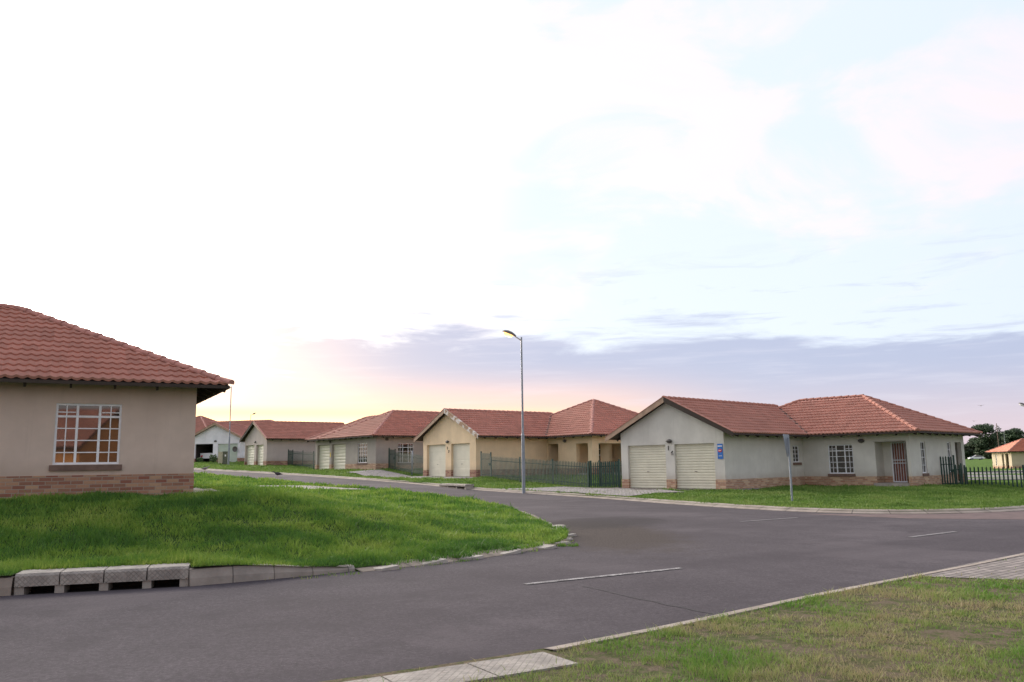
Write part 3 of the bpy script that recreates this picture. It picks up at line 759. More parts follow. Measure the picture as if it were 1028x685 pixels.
    def wall(s, p0, p1, ops=(), gable=0, zb=HW+.02, thick=.20):
        p0 = np.array(p0, float); p1 = np.array(p1, float); L = np.linalg.norm(p1-p0); d = (p1-p0)/L; out = np.array([d[1], -d[0]])
        def strip(mb, za, zt, off, ex):
            xs = sorted(set([0-ex, L+ex]+[o[0] for o in ops]+[o[1] for o in ops])); xs = [x for x in xs if -ex <= x <= L+ex]
            zs = sorted(set([za, zt]+[min(max(o[2], za), zt) for o in ops]+[min(max(o[3], za), zt) for o in ops]))
            Q = lambda sx, z, o: (p0[0]+d[0]*sx+out[0]*o, p0[1]+d[1]*sx+out[1]*o, z)
            for xa, xb in zip(xs[:-1], xs[1:]):
                for z0, z1 in zip(zs[:-1], zs[1:]):
                    xm, zm = (xa+xb)/2, (z0+z1)/2
                    if any(o[0] < xm < o[1] and o[2] < zm < o[3] for o in ops): continue
                    uvq = [(xa, z0), (xb, z0), (xb, z1), (xa, z1)]
                    mb.quad([Q(x, z, off) for x, z in uvq], uvq)
                    mb.quad([Q(x, z, -thick) for x, z in uvq[::-1]], uvq[::-1])
            for o in ops:
                z0, z1 = max(o[2], za), min(o[3], zt)
                if z1 <= z0: continue
                for x in (o[0], o[1]):
                    mb.quad([Q(x, z0, off), Q(x, z1, off), Q(x, z1, -thick), Q(x, z0, -thick)], [(0, z0), (0, z1), (thick, z1), (thick, z0)])
                if o[3] < zt: mb.quad([Q(o[0], z1, off), Q(o[1], z1, off), Q(o[1], z1, -thick), Q(o[0], z1, -thick)])
                if o[2] > za: mb.quad([Q(o[0], z0, off), Q(o[1], z0, off), Q(o[1], z0, -thick), Q(o[0], z0, -thick)])
        strip(s.W, .43, zb, 0, 0); strip(s.B, -.5, .43, .012, .012)
        Q = lambda sx, z, o: (p0[0]+d[0]*sx+out[0]*o, p0[1]+d[1]*sx+out[1]*o, z)
        s.B.quad([Q(-.012, .43, .012), Q(L+.012, .43, .012), Q(L, .43, -.02), Q(0, .43, -.02)])
        if gable:
            tri = [(0, zb), (L, zb), (L/2, zb+L/2*TN)]
            s.W.quad([Q(x, z, 0) for x, z in tri], tri)
            s.W.quad([Q(x, z, -thick) for x, z in tri[::-1]], tri[::-1])
        return lambda sx, z, o=0: Vector((p0[0]+d[0]*sx+out[0]*o, p0[1]+d[1]*sx+out[1]*o, z))
    def window(s, Q, s0, s1, z0, z1, kind='full', sill=True, inset=-.07):
        fr = MB(); w_ = s1-s0; h = z1-z0
        def vb(x, za, zb_, t_): 
            for q in ():pass
            fr.bar(Q(x, za, inset), Q(x, zb_, inset), t_, .035, up=Q(1, 0, 0)-Q(0, 0, 0))
        def bar2(xa, za, xb, zb_, t_, dep=.035):
            a, b = Q(xa, za, inset), Q(xb, zb_, inset); nrm = (Q(0, 0, 1)-Q(0, 0, 0))
            fr.bar(a, b, dep, t_, up=(b-a).cross(nrm).normalized() if True else None)
        F_ = .045; m_ = .022
        bar2(s0, z0+F_/2, s1, z0+F_/2, F_); bar2(s0, z1-F_/2, s1, z1-F_/2, F_)
        bar2(s0+F_/2, z0+F_, s0+F_/2, z1-F_, F_, .034); bar2(s1-F_/2, z0+F_, s1-F_/2, z1-F_, F_, .034)
        if kind == 'full':
            c1 = s0+w_*.325; c2 = s0+w_*.665; zt = z0+h*.785
            for c in (c1, c2): bar2(c, z0+F_, c, z1-F_, .05, .036)
            bar2(s0+F_, zt, s1-F_, zt, .045, .03)
            for (xa, xb) in ((s0, c1), (c2, s1)):
                xm = (xa+xb)/2; bar2(xm, z0+F_, xm, z1-F_, m_, .026); bar2(xa+.04, z1-h*.145, xb-.04, z1-h*.145, m_, .028)
            for k in (1, 2, 3): bar2(s0+F_, z0+(zt-z0)*k/4, s1-F_, z0+(zt-z0)*k/4, m_, .028)
        elif kind == 'mid':
            zt = z0+h*.79; bar2((s0+s1)/2, z0+F_, (s0+s1)/2, z1-F_, .035, .03); bar2(s0+F_, zt, s1-F_, zt, .04, .032)
            for q in (.25, .75): bar2(s0+w_*q, z0+F_, s0+w_*q, z1-F_, m_, .024)
            for k in (1, 2, 3): bar2(s0+F_, z0+(zt-z0)*k/4, s1-F_, z0+(zt-z0)*k/4, m_, .028)
        else:
            bar2((s0+s1)/2, z0+F_, (s0+s1)/2, z1-F_, m_, .026)
            for k in (1, 2, 3): bar2(s0+F_, z0+h*k/4, s1-F_, z0+h*k/4, m_, .028)
        f = fr.build('window', M['white'], s.t)
        p = MB(); a = inset-.012
        for dz in (a, a-.006):
            q = [Q(s0+.01, z0+.01, dz), Q(s1-.01, z0+.01, dz), Q(s1-.01, z1-.01, dz), Q(s0+.01, z1-.01, dz)]
            p.quad(q if dz == a else q[::-1])
        p.build('pane', M['glass'], f)
        if sill:
            b = MB(); c = [Q(s0-.06, z0-.13, .05), Q(s1+.06, z0-.13, .05), Q(s1+.06, z0-.13, -.06), Q(s0-.06, z0-.13, -.06)]
            tp = [Q(s0-.06, z0-.015, .05), Q(s1+.06, z0-.015, .05), Q(s1+.06, z0, -.06), Q(s0-.06, z0, -.06)]
            b.loft([c, tp]); b.build('sill', M['sill'], f, merge=True)
        return f
    def garage(s, Q, s0, s1, z1=2.0, ribs=16, m=None, inset=-.13, panel=False):
        b = MB(); n = ribs; h = z1/n
        pf = []
        for k in range(n):
            if panel: pf += [(k*h+.004, -.012), (k*h+.02, 0), ((k+1)*h-.02, 0), ((k+1)*h-.004, -.012)]
            else: pf += [(k*h, -.012), (k*h+h*.25, .012), (k*h+h*.75, .012)]
        pf.append((z1, -.012))
        for (za, oa), (zb_, ob) in zip(pf[:-1], pf[1:]):
            b.quad([Q(s0-.02, za, inset+oa), Q(s1+.02, za, inset+oa), Q(s1+.02, zb_, inset+ob), Q(s0-.02, zb_, inset+ob)])
        g_ = b.build('garage_door', m or M['gdoor'], s.t)
        hb = MB(); c = (s0+s1)/2; hb.bar(Q(c-.07, z1*.38, inset+.04), Q(c+.07, z1*.38, inset+.04), .02, .025); hb.build('handle', M['darkgrey'], g_)
        return g_
    def light(s, Q, sx, z):
        b = MB(); c = Q(sx, z, .06); nrm = Q(0, 0, 1)-Q(0, 0, 0); tx = Q(1, 0, 0)-Q(0, 0, 0)
        Mx = Matrix((tx, nrm, Vector((0, 0, 1)))).transposed()
        b.ell(c, (.15, .07, .10), 14, 8, Mx)
        o = b.build('wall_light', M['darkgrey'], s.t, smooth=True)
        r = MB(); r.bar(Q(sx-.13, z, .10), Q(sx+.13, z, .10), .10, .03); r.build('rim', M['black'], o)
    def number(s, Q, sx, z, txt, size=.24, stag=.17):
        for i, ch in enumerate(txt):
            cv = bpy.data.curves.new('digit', 'FONT'); cv.body = ch; cv.size = size*1.35; cv.extrude = .008; cv.offset = .008
            tmp = bpy.data.objects.new('tmp', cv); COL.objects.link(tmp)
            me = bpy.data.meshes.new_from_object(tmp.evaluated_get(bpy.context.evaluated_depsgraph_get()))
            bpy.data.objects.remove(tmp)
            o = link('house_number', me, s.t, M['black'])
            nrm = (Q(0, 0, 1)-Q(0, 0, 0)).normalized(); tx = (Q(1, 0, 0)-Q(0, 0, 0)).normalized()
            p = Q(sx+i*size*.95, z-i*stag, .014)
            o.matrix_local = Matrix(((tx.x, 0, nrm.x, p.x), (tx.y, 0, nrm.y, p.y), (0, 1, 0, p.z), (0, 0, 0, 1)))
    def barge(s, u, v0, v1, ov, m1, m2, h=.20):
        ze = HW-ov*TN+.15; mid = (v0+v1)/2; D = (v1-v0)/2+ov
        for sg, m in ((1, m1), (-1, m2)):      # +1 : far (high v) side
            e = v1+ov+.06 if sg > 0 else v0-ov-.06
            b = MB(); zt = ze+D*TN
            b.loft([[(u-.03, mid, zt-h), (u-.03, mid, zt+.055), (u+.0, mid, zt+.055), (u+.0, mid, zt-h)],
                    [(u-.03, e, ze-.06*TN-h*.8), (u-.03, e, ze-.06*TN+.055), (u+.0, e, ze-.06*TN+.055), (u+.0, e, ze-.06*TN-h*.8)]])
            b.build('bargeboard', m, s.t, merge=True)
            b = MB(); b.loft([[(u-.045, mid, zt+.06), (u-.045, mid, zt+.085), (u+.10, mid, zt+.085), (u+.10, mid, zt+.06)],
                    [(u-.045, e, ze-.06*TN+.06), (u-.045, e, ze-.06*TN+.085), (u+.10, e, ze-.06*TN+.085), (u+.10, e, ze-.06*TN+.06)]])
            b.build('verge_tile', m2 if m2 is M['worn'] and sg < 0 else s.rm, s.t, merge=True)
    def finish(s):
        bm = join(s.roofs); me = bpy.data.meshes.new('roof'); bm.to_mesh(me); bm.free(); r = link('roof', me, s.t, s.tm)
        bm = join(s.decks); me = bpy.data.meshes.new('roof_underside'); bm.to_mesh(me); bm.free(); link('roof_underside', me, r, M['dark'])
        for c in s.caps:
            a, b_ = Vector(c[0]), Vector(c[1]); L = (b_-a).length; n = max(1, int(L/.38)); d = (b_-a)/L
            side = d.cross(Vector((0, 0, 1))).normalized(); up = side.cross(d)
            b = MB()
            if len(c) == 3:
                b.bar(a+up*.025, b_+up*.025, .16, .02); b.build('valley', M['dark'], r); continue
            for k in range(n):
                p = a+d*(k*L/n-.02); q = a+d*((k+1)*L/n+.03); secs = []
                for pt, rr_, lf in ((p, .115, .03), (q, .10, .008)):
                    secs.append([pt+side*math.cos(t_)*rr_+up*(math.sin(t_)*rr_*.75+lf) for t_ in np.linspace(-.25, math.pi+.25, 9)])
                b.loft(secs)
            b.build('ridge_cap', s.rm, r, merge=True)
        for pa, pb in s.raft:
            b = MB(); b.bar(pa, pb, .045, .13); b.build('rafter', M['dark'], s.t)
        s.W.build('wall', s.wm, s.t); s.B.build('brick_base', s.bm_, s.t)
    def floor(s, u0, u1, v0, v1, z=.04, m=None, name='floor'):
        b = MB(); b.box((u0, v0, -.3), (u1, v1, z)); b.build(name, m or M['conc'], s.t)

# ---- near left house
h = House('LH', 'house', 'beige plastered house with tiled hip roof and brick base, nearest at the left edge', W_LH, M['brick'], M['tileA'], M['ridge'], sub=6)
Q = h.wall((-14, 0), (0, 0), [(11.15, 12.44, .66, 1.98), (5.5, 7.0, .64, 2.05)])
h.window(Q, 11.15, 12.44, .66, 1.98, 'full', inset=-.055); h.window(Q, 5.5, 7.0, .64, 2.05, 'full')
Q = h.wall((0, 0), (0, 7.8), [(3.2, 4.2, .9, 2.0)]); h.window(Q, 3.2, 4.2, .9, 2.0, 'mid')
h.wall((0, 7.8), (-14, 7.8)); h.wall((-14, 7.8), (-14, 0))
h.vol(-14, 0, 0, 7.8, 'u', ('hip', 'hip'), ov=.63); h.floor(-13.8, -.2, .2, 7.9); h.finish()

# ---- number sixteen, grey-cream
h = House('H16', 'house', 'grey cream house numbered 16 with twin garages and red security gate, right of centre', W_16, M['brick2'], M['tileB'], M['ridgeO'], sub=4)
Wg, Lg, D_, Wm = 5.785, 7.03, 5.123, 6.843; V2 = 5.195
Q = h.wall((0, Wg), (0, 0), [(Wg-5.37, Wg-3.14, -1, 2.02), (Wg-2.64, Wg-.50, -1, 2.02)], gable=1)
h.garage(Q, Wg-5.37, Wg-3.14, 2.04, 17); h.garage(Q, Wg-2.64, Wg-.50, 2.04, 17)
h.light(Q, Wg-2.87, 2.17); h.number(Q, Wg-3.03, 1.76, '16', .21, .24)
b = MB(); b.bar(Q(Wg-.19, 1.32, .02), Q(Wg-.19, 1.98, .02), .012, .27, up=Q(1, 0, 0)-Q(0, 0, 0)); pl = b.build('alarm_sign', M['blue'], h.t)
b = MB(); b.bar(Q(Wg-.19, 1.86, .03), Q(Wg-.19, 1.90, .03), .012, .22, up=Q(1, 0, 0)-Q(0, 0, 0)); b.build('lettering', M['whitep'], pl)
b = MB(); Mx = Matrix((Q(1, 0, 0)-Q(0, 0, 0), Q(0, 0, 1)-Q(0, 0, 0), Vector((0, 0, 1)))).transposed(); b.ell(Q(Wg-.19, 1.68, .03), (.10, .01, .075), 14, 6, Mx); b.build('emblem', M['red'], pl)
b = MB(); b.bar(Q(Wg-.25, 1.68, .042), Q(Wg-.13, 1.68, .042), .006, .025); b.build('lettering', M['whitep'], pl); b = MB(); b.bar(Q(Wg-.27, 1.45, .03), Q(Wg-.11, 1.45, .03), .006, .02); b.build('lettering', M['whitep'], pl)
Q = h.wall((0, 0), (Lg, 0), [(6.02, 6.68, 1.12, 1.93)]); h.window(Q, 6.02, 6.68, 1.12, 1.93, 'small')
Q = h.wall((Lg, 0), (Lg, -D_), [(1.27, 2.5, .56, 1.93), (3.56, 4.98, -1, 2.0)])
h.window(Q, 1.27, 2.5, .56, 1.93, 'full'); h.light(Q, 2.97, 2.08)
# entrance recess
R = .85
Q2 = h.wall((Lg+R, -3.56+.0), (Lg+R, -4.98), [(.42, 1.36, -1, 2.0)], zb=2.3)
h.wall((Lg+.1, -3.56), (Lg+R+.1, -3.56), zb=2.3, thick=.1); h.wall((Lg+R+.1, -4.98), (Lg+.1, -4.98), zb=2.3, thick=.1)
b = MB(); b.box((Lg-.25, -5.0, -.3), (Lg+R, -3.5, .13)); b.build('doorstep', M['conc'], h.t)
b = MB(); b.box((Lg, -5.0, 2.001), (Lg+R+.1, -3.5, 2.05)); b.build('recess_ceiling', h.wm, h.t)
b = MB(); b.bar(Q2(.42, 1.05, -.12), Q2(1.36, 1.05, -.12), .04, 1.9); dr = b.build('door', M['wood'], h.t)
b = MB(); b.bar(Q2(1.26, 1.0, -.07), Q2(1.20, 1.0, -.07), .03, .03); b.build('handle', M['galv'], dr)
b = MB(); gx = lambda a, za, c, zc, t_=.035: b.bar(Q2(a, za, .02), Q2(c, zc, .02), t_, t_)
gx(.42, .15, .42, 1.98, .05); gx(1.34, .15, 1.34, 1.98, .05); gx(.42, .17, 1.34, .17, .05); gx(.42, 1.96, 1.34, 1.96, .05); gx(.42, 1.02, 1.34, 1.02); gx(.42, 1.16, 1.34, 1.16)
for k in range(1, 8): gx(.42+k*.115, .15, .42+k*.115, 1.98, .016)
b.build('security_gate', M['white'], h.t)
Q = h.wall((Lg, -D_), (Lg+Wm, -D_), [(1.27, 1.85, .55, 2.0), (4.55, 5.05, .55, 2.0), (5.6, 6.45, -1, 2.0)])
h.window(Q, 1.27, 1.85, .55, 2.0, 'small'); h.window(Q, 4.55, 5.05, .55, 2.0, 'small')
Qi = h.wall((Lg+5.3, -D_+1.6), (Lg+Wm-.1, -D_+1.6), zb=2.4)
h.wall((Lg+5.3, -D_+.2), (Lg+5.3, -D_+1.7), zb=2.4)
h.wall((Lg+Wm, -D_), (Lg+Wm, V2), [(2.2, 3.6, .9, 2.0)]); h.wall((Lg+Wm, V2), (Lg, V2)); h.wall((Lg, V2), (Lg, Wg)); h.wall((Lg+.3, Wg), (0, Wg))
zr = h.vol(0, Lg-.64+Wg/2+.64, 0, Wg, 'u', ('gable', 'open'), ov=.64, valley={0: Lg-.64})
h.vol(Lg, Lg+Wm, -D_, V2, 'v', ('hip', 'hip'), ov=.64)
ze = HW-.64*TN+.15; h.valley((Lg-.64, -.64, ze), (Lg+Wg/2, Wg/2, zr))
h.barge(-.31, 0, Wg, .64, M['brownb'], M['dark'], .2)
h.floor(.2, Lg+Wm-.2, .2, 5); h.floor(Lg+.2, Lg+Wm-.02, -D_+.2, .2, .06, name='floor'); h.finish()

# ---- yellow house
h = House('H4', 'house', 'yellow plastered house with twin garages and pyramid roof beside the street lamp', W_4, M['brick'], M['tileB'], M['ridge'], sub=3)
Wg, Lg, D_, Wm = 6.0, 5.705, 4.196, 9.483
Q = h.wall((0, Wg), (0, 0), [(Wg-5.56, Wg-3.33, -1, 2.05), (Wg-2.70, Wg-.65, -1, 2.05)], gable=1)
h.garage(Q, Wg-5.56, Wg-3.33, 2.07, 4, panel=True, inset=-.16); h.garage(Q, Wg-2.70, Wg-.65, 2.07, 4, panel=True, inset=-.16)
h.light(Q, Wg-3.05, 2.2); h.number(Q, Wg-3.17, 1.72, '17', .17, .22)
h.wall((0, 0), (Lg, 0))
Q = h.wall((Lg, 0), (Lg, -D_), [(.06, 1.05, -1, 1.98), (2.75, 3.82, -1, 1.95)], thick=.25); h.light(Q, 1.75, 2.14)
Q3 = h.wall((Lg+.9, 0), (Lg+.9, -1.1), [(.1, .95, .1, 2.0)]); b = MB(); b.bar(Q3(.12, 1.05, -.1), Q3(.93, 1.05, -.1), .04, 1.9); b.build('door', M['wood'], h.t)
b = MB(); b.bar(Q3(.95, .1, .02), Q3(.95, 2.0, .02), .05, .05); b.bar(Q3(.12, .1, .02), Q3(.12, 2.0, .02), .05, .05); b.build('door_frame', M['white'], h.t)
h.wall((Lg+.1, -.02), (Lg+1.0, -.02)); h.wall((Lg+1.0, -1.05), (Lg+.1, -1.05))
Q = h.wall((Lg, -D_), (Lg+Wm, -D_), [(.55, 2.75, -1, 1.93), (4.5, 6.0, .6, 2.0)], thick=.25); h.window(Q, 4.5, 6, .6, 2.0, 'full')
# corner porch
Qp = h.wall((Lg+1.5, -2.5), (Lg+1.5, -D_+.05), [(.35, .85, .5, 1.95)]); h.window(Qp, .35, .85, .5, 1.95, 'small')
Qp = h.wall((Lg+.1, -2.3), (Lg+3.0, -2.3), [(2.0, 2.75, .1, 2.0)]); b = MB(); b.bar(Qp(2.02, 1.05, -.08), Qp(2.73, 1.05, -.08), .04, 1.9); b.build('door', M['white'], h.t)
h.wall((Lg+3.0, -2.2), (Lg+3.0, -D_+.2)); b = MB(); b.box((Lg+.05, -D_+.05, -.3), (Lg+3, -2.2, .12)); b.build('porch_floor', M['conc'], h.t)
b = MB(); b.box((Lg+.2, -D_+.2, 2.2), (Lg+3, -2.2, 2.25)); b.build('porch_ceiling', h.wm, h.t)
V2 = Wm-D_
h.wall((Lg+Wm, -D_), (Lg+Wm, V2)); h.wall((Lg+Wm, V2), (Lg, V2)); h.wall((Lg, V2), (Lg, Wg)); h.wall((Lg+.3, Wg), (0, Wg))
zr = h.vol(0, Lg-.6+Wg/2+.6, 0, Wg, 'u', ('gable', 'open'), ov=.6, valley={0: Lg-.6})
h.vol(Lg, Lg+Wm, -D_, V2, 'v', ('hip', 'hip'), ov=.6)
ze = HW-.6*TN+.15; h.valley((Lg-.6, -.6, ze), (Lg+Wg/2, Wg/2, zr))
h.barge(-.31, 0, Wg, .6, M['brownb'], M['worn'], .2); h.floor(.2, Lg+1.3, .2, 5.2); h.finish()

# ---- taupe house, hip roofed
h = House('H3', 'house', 'taupe grey house with hipped roof, two garage doors and a narrow window beside them', W_3, M['brick2'], M['tileA'], M['ridge'], sub=3)
Wf = 9.47; Wm = 7.46
Q = h.wall((0, Wf), (0, 0), [(Wf-9.16, Wf-7.07, -1, 1.98), (Wf-6.72, Wf-4.49, -1, 1.98), (Wf-2.63, Wf-1.25, .5, 1.98)])
h.garage(Q, Wf-9.16, Wf-7.07, 2.0, 8, inset=-.2); h.garage(Q, Wf-6.72, Wf-4.49, 2.0, 8, inset=-.2); h.window(Q, Wf-2.63, Wf-1.25, .5, 1.98, 'mid')
h.light(Q, Wf-6.9, 2.18)
b = MB(); b.bar(Q(Wf-6.88, 1.0, .02), Q(Wf-6.88, 1.35, .02), .012, .14, up=Q(1, 0, 0)-Q(0, 0, 0)); b.build('plaque', M['yellow'], h.t)
Q = h.wall((0, 0), (12, 0), [(1.9, 3.3, .45, 1.92), (7, 8.4, .6, 2.0)]); h.window(Q, 1.9, 3.3, .45, 1.92, 'full'); h.window(Q, 7, 8.4, .6, 2.0, 'full'); h.light(Q, .9, 2.2)
h.wall((12, 0), (12, Wm)); h.wall((12, Wm), (6, Wm)); h.wall((6, Wm), (6, Wf)); h.wall((6, Wf), (0, Wf))
h.vol(0, 12, 0, Wm, 'u', ('hip', 'hip')); h.vol(0, 6, 3.5, Wf, 'v', ('open', 'hip'), lift=-.02); h.finish()

# ---- stone coloured gabled house
h = House('H2', 'house', 'stone coloured house with narrow dark-edged gable over two garage doors, third from the left', W_2, M['brick'], M['tileA'], M['ridge'], sub=3)
Wg = 5.8
Q = h.wall((0, Wg), (0, 0), [(.12, 2.6, -1, 1.97), (3.1, 5.0, -1, 1.95)], gable=1)
h.garage(Q, .12, 2.6, 2.0, 8, inset=-.2); h.garage(Q, 3.1, 5.0, 2.0, 8, inset=-.2); h.light(Q, 2.85, 2.25)
h.wall((0, 0), (9, 0)); h.wall((9, 0), (9, -3)); h.wall((9, -3), (15, -3)); h.wall((15, -3), (15, Wg)); h.wall((15, Wg), (0, Wg))
h.vol(0, 9, 0, Wg, 'u', ('gable', 'open')); h.vol(9, 15, -3, Wg+.1, 'v', ('hip', 'hip')); h.barge(-.31, 0, Wg, .6, M['dark'], M['brownb'], .2); h.finish()

# ---- white house with the open garage
h = House('H1', 'house', 'white gabled house with one open garage holding a white pickup and one green garage door', W_1, M['brick'], M['tileA'], M['ridge'], sub=3)
Q = h.wall((0, Wg), (0, 0), [(.5, 2.63, -1, 1.97), (3.19, 5.5, -1, 1.95)], gable=1)
h.garage(Q, 3.19, 5.5, 2.0, 5, m=M['gdoorG'], panel=True); h.light(Q, 2.9, 2.25)
for a, c in (((0, 0), (8, 0)), ((8, 0), (8, Wg)), ((8, Wg), (0, Wg))): h.wall(a, c)
h.wall((5.8, Wg), (5.8, 0)); h.wall((0, 2.95), (5.8, 2.95)); h.floor(.0, 5.8, .2, 5.6, .0)
b = MB(); b.box((5.2, 3.1, .01), (5.55, 5.6, 2.55)); b.box((.25, 3.0, .01), (5.2, 3.06, 2.55)); b.box((.25, 5.54, .01), (5.2, 5.59, 2.55)); b.box((.2, 3.0, 2.56), (5.5, 5.6, 2.6)); b.build('shade_lining', M['gshade'], h.t)  # added dark lining paints the open garage as shaded
h.vol(0, 8, 0, Wg, 'u', ('gable', 'hip')); h.barge(-.31, 0, Wg, .6, M['brownb'], M['brownb'], .2); h.finish()
HS['H0'] = (-38.4, 104.5, 3.6, 1.30)
h = House('H0', 'house', 'tiled hip roof rising just behind the white gabled house at the left', W_4, M['brick'], M['tileA'], M['ridge'], sub=3)
for a, c in (((0, 9), (0, 0)), ((0, 0), (9, 0)), ((9, 0), (9, 9)), ((9, 9), (0, 9))): h.wall(a, c)
h.wall((1.5, 0), (1.5, -9)); h.wall((1.5, -9), (7, -9)); h.wall((7, -9), (7, 0))
h.vol(0, 9, 0, 9, 'u', ('hip', 'hip')); h.vol(1.5, 7, -9, 3, 'v', ('hip', 'open'), lift=-.02); h.finish()
HS['Hb'] = (-36.5, 118, 3.1, .7)
h = House('Hb', 'house', 'small strip of tiled ridge showing above the stone coloured gabled house', W_2, M['brick'], M['tileA'], M['ridge'], sub=3)
for a, c in (((0, 8), (0, 0)), ((0, 0), (10, 0)), ((10, 0), (10, 8)), ((10, 8), (0, 8))): h.wall(a, c)
h.vol(0, 10, 0, 8, 'u', ('hip', 'hip')); h.finish()
# ---- far right house
h = House('H17', 'house', 'small pale yellow house with orange tiled hip roof at the right edge behind the fence', W_17, M['brick2'], M['tileC'], M['ridgeO'], sub=2, per=.3)
Q = h.wall((0, 6), (0, 0), [(1.1, 1.45, .5, 2.1), (3.1, 3.7, -1, 2.1), (4.2, 5.1, -1, 2.1)]); h.window(Q, 1.1, 1.45, .5, 2.1, 'small', sill=False)
h.wall((1.4, 6), (1.4, 0)); h.wall((0, 0), (13, 0)); h.wall((13, 0), (13, 6)); h.wall((13, 6), (0, 6)); h.vol(0, 13, 0, 6, 'u', ('hip', 'hip')); h.finish()
# ---- neighbour across the street, seen mirrored in the window
HS['HN'] = (8.27, -12.83, .55, -2.1992)
h = House('HN', 'house', 'plastered gabled house across the street, sunset glow painted into its orange walls, mirrored in the left window', W_N, M['brick'], M['tileA'], M['ridge'], sub=2, per=.3)
h.wall((0, 9), (0, 0), gable=1); h.wall((0, 0), (14, 0)); h.wall((14, 0), (14, 9)); h.wall((14, 9), (0, 9)); h.vol(0, 14, 0, 9, 'u', ('gable', 'hip')); h.finish()

# ================================================================ fences
def gz(x, y): return float(glawn(x, y))
def fence(a, b, h_, label, gate=None, gap=.115, post_every=2.6, z0=None, z1=None, gh=1.5):
    a = np.array(a, float); b = np.array(b, float); L = np.linalg.norm(b-a); d = (b-a)/L
    za = gz(*a) if z0 is None else z0; zb_ = gz(*b) if z1 is None else z1
    t = thing('palisade_fence', label, 'fence', (a[0], a[1], za), math.atan2(d[1], d[0]), 'green palisade fences')
    g = (gate or 0.0); ztop = lambda s_: (zb_-za)*s_/L
    npost = max(1, int(round((L-g)/post_every)))
    for k in range(npost+1):
        s_ = g+(L-g)*k/npost; hp = (h_+.06) if k or not gate else gh+.03
        m = MB(); m.box((s_-.035, -.035, ztop(s_)-.25), (s_+.035, .035, ztop(s_)+hp)); m.build('post', M['green'], t)
    for zr_ in (.22, h_-.25):
        m = MB(); m.bar((g, 0, ztop(g)+zr_), (L, 0, ztop(L)+zr_), .035, .04); m.build('rail', M['green'], t)
    m = MB(); n = int((L-g)/gap)
    def pale(mm, s_, hh, wd=.064):
        z_ = ztop(s_); y = -.032; j = random.uniform(-.012, .012)
        hh += j
        for yy in (y, y-.010):
            mm.quad([(s_-wd/2, yy, z_+.06), (s_+wd/2, yy, z_+.06), (s_+wd/2, yy, z_+hh-.07), (s_, yy, z_+hh), (s_-wd/2, yy, z_+hh-.07)])
        for sx in (-1, 1): mm.quad([(s_+sx*wd/2, y, z_+.06), (s_+sx*wd/2, y-.010, z_+.06), (s_+sx*wd/2, y-.010, z_+hh-.07), (s_+sx*wd/2, y, z_+hh-.07)])
    for k in range(n): pale(m, g+(k+.5)*(L-g)/n, h_)
    m.build('pale_panel', M['green'], t)
    if gate:
        m = MB(); m.box((-.035, -.035, -.2), (.035, .035, gh+.05)); m.build('post', M['green'], t)
        m = MB(); m.bar((.06, 0, .18), (g-.06, 0, .18), .03, .04); m.bar((.06, 0, gh-.42), (g-.06, 0, gh-.42), .03, .04)
        for k in range(max(3, int(g/.12))): pale(m, .1+(g-.2)*k/(max(3, int(g/.12))-1), gh-.02)
        gt = m.build('gate', M['green'], t); m = MB(); m.box((g-.16, -.06, .70), (g-.04, .03, .84)); m.build('lock_box', M['green'], gt)
    return t
fence((-1.95, 50.1), (3.75, 41.9), 1.30, 'long green palisade fence with a short gate across the garden of the yellow house', gate=1.05, gap=.125)
fence((3.85, 41.85), (5.15, 40.85), 1.32, 'short green fence panel closing against the left corner of the grey cream house', gap=.11)
fence((4.3, 42.0), (9.2, 49.0), 1.3, 'green fence running back between the yellow house and the grey cream one', gap=.14)
fence((-9.1, 61.0), (-5.6, 55.7), 1.35, 'green palisade fence between the taupe house and the yellow house', gate=1.0, gap=.13)
fence((-20.8, 77.0), (-15.7, 69.5), 1.45, 'green palisade fence between the stone coloured house and the taupe house', gate=1.2, gap=.16)
fence((20.35, 40.05), (21.05, 39.4), 1.1, 'green garden gate with tall pointed pales against the grey cream house', gate=.66, gap=.1, z0=.25, z1=.22, gh=1.5, post_every=1)
fence((21.15, 39.3), (29.5, 30.4), 1.3, 'low green palisade fence with pointed tops running out of the right edge', gap=.17, post_every=2.7, z0=-.08, z1=-.12)
m = MB(); x, y = -6.95, 57.2; m.tube([(0, 0, -.2), (0, 0, 1.75)], .03, 8)
tag(m.build('pole', M['galv'], None, (x, y, gz(x, y)), smooth=True), 'slim pale pole standing in the fence gap before the taupe house', 'pole')

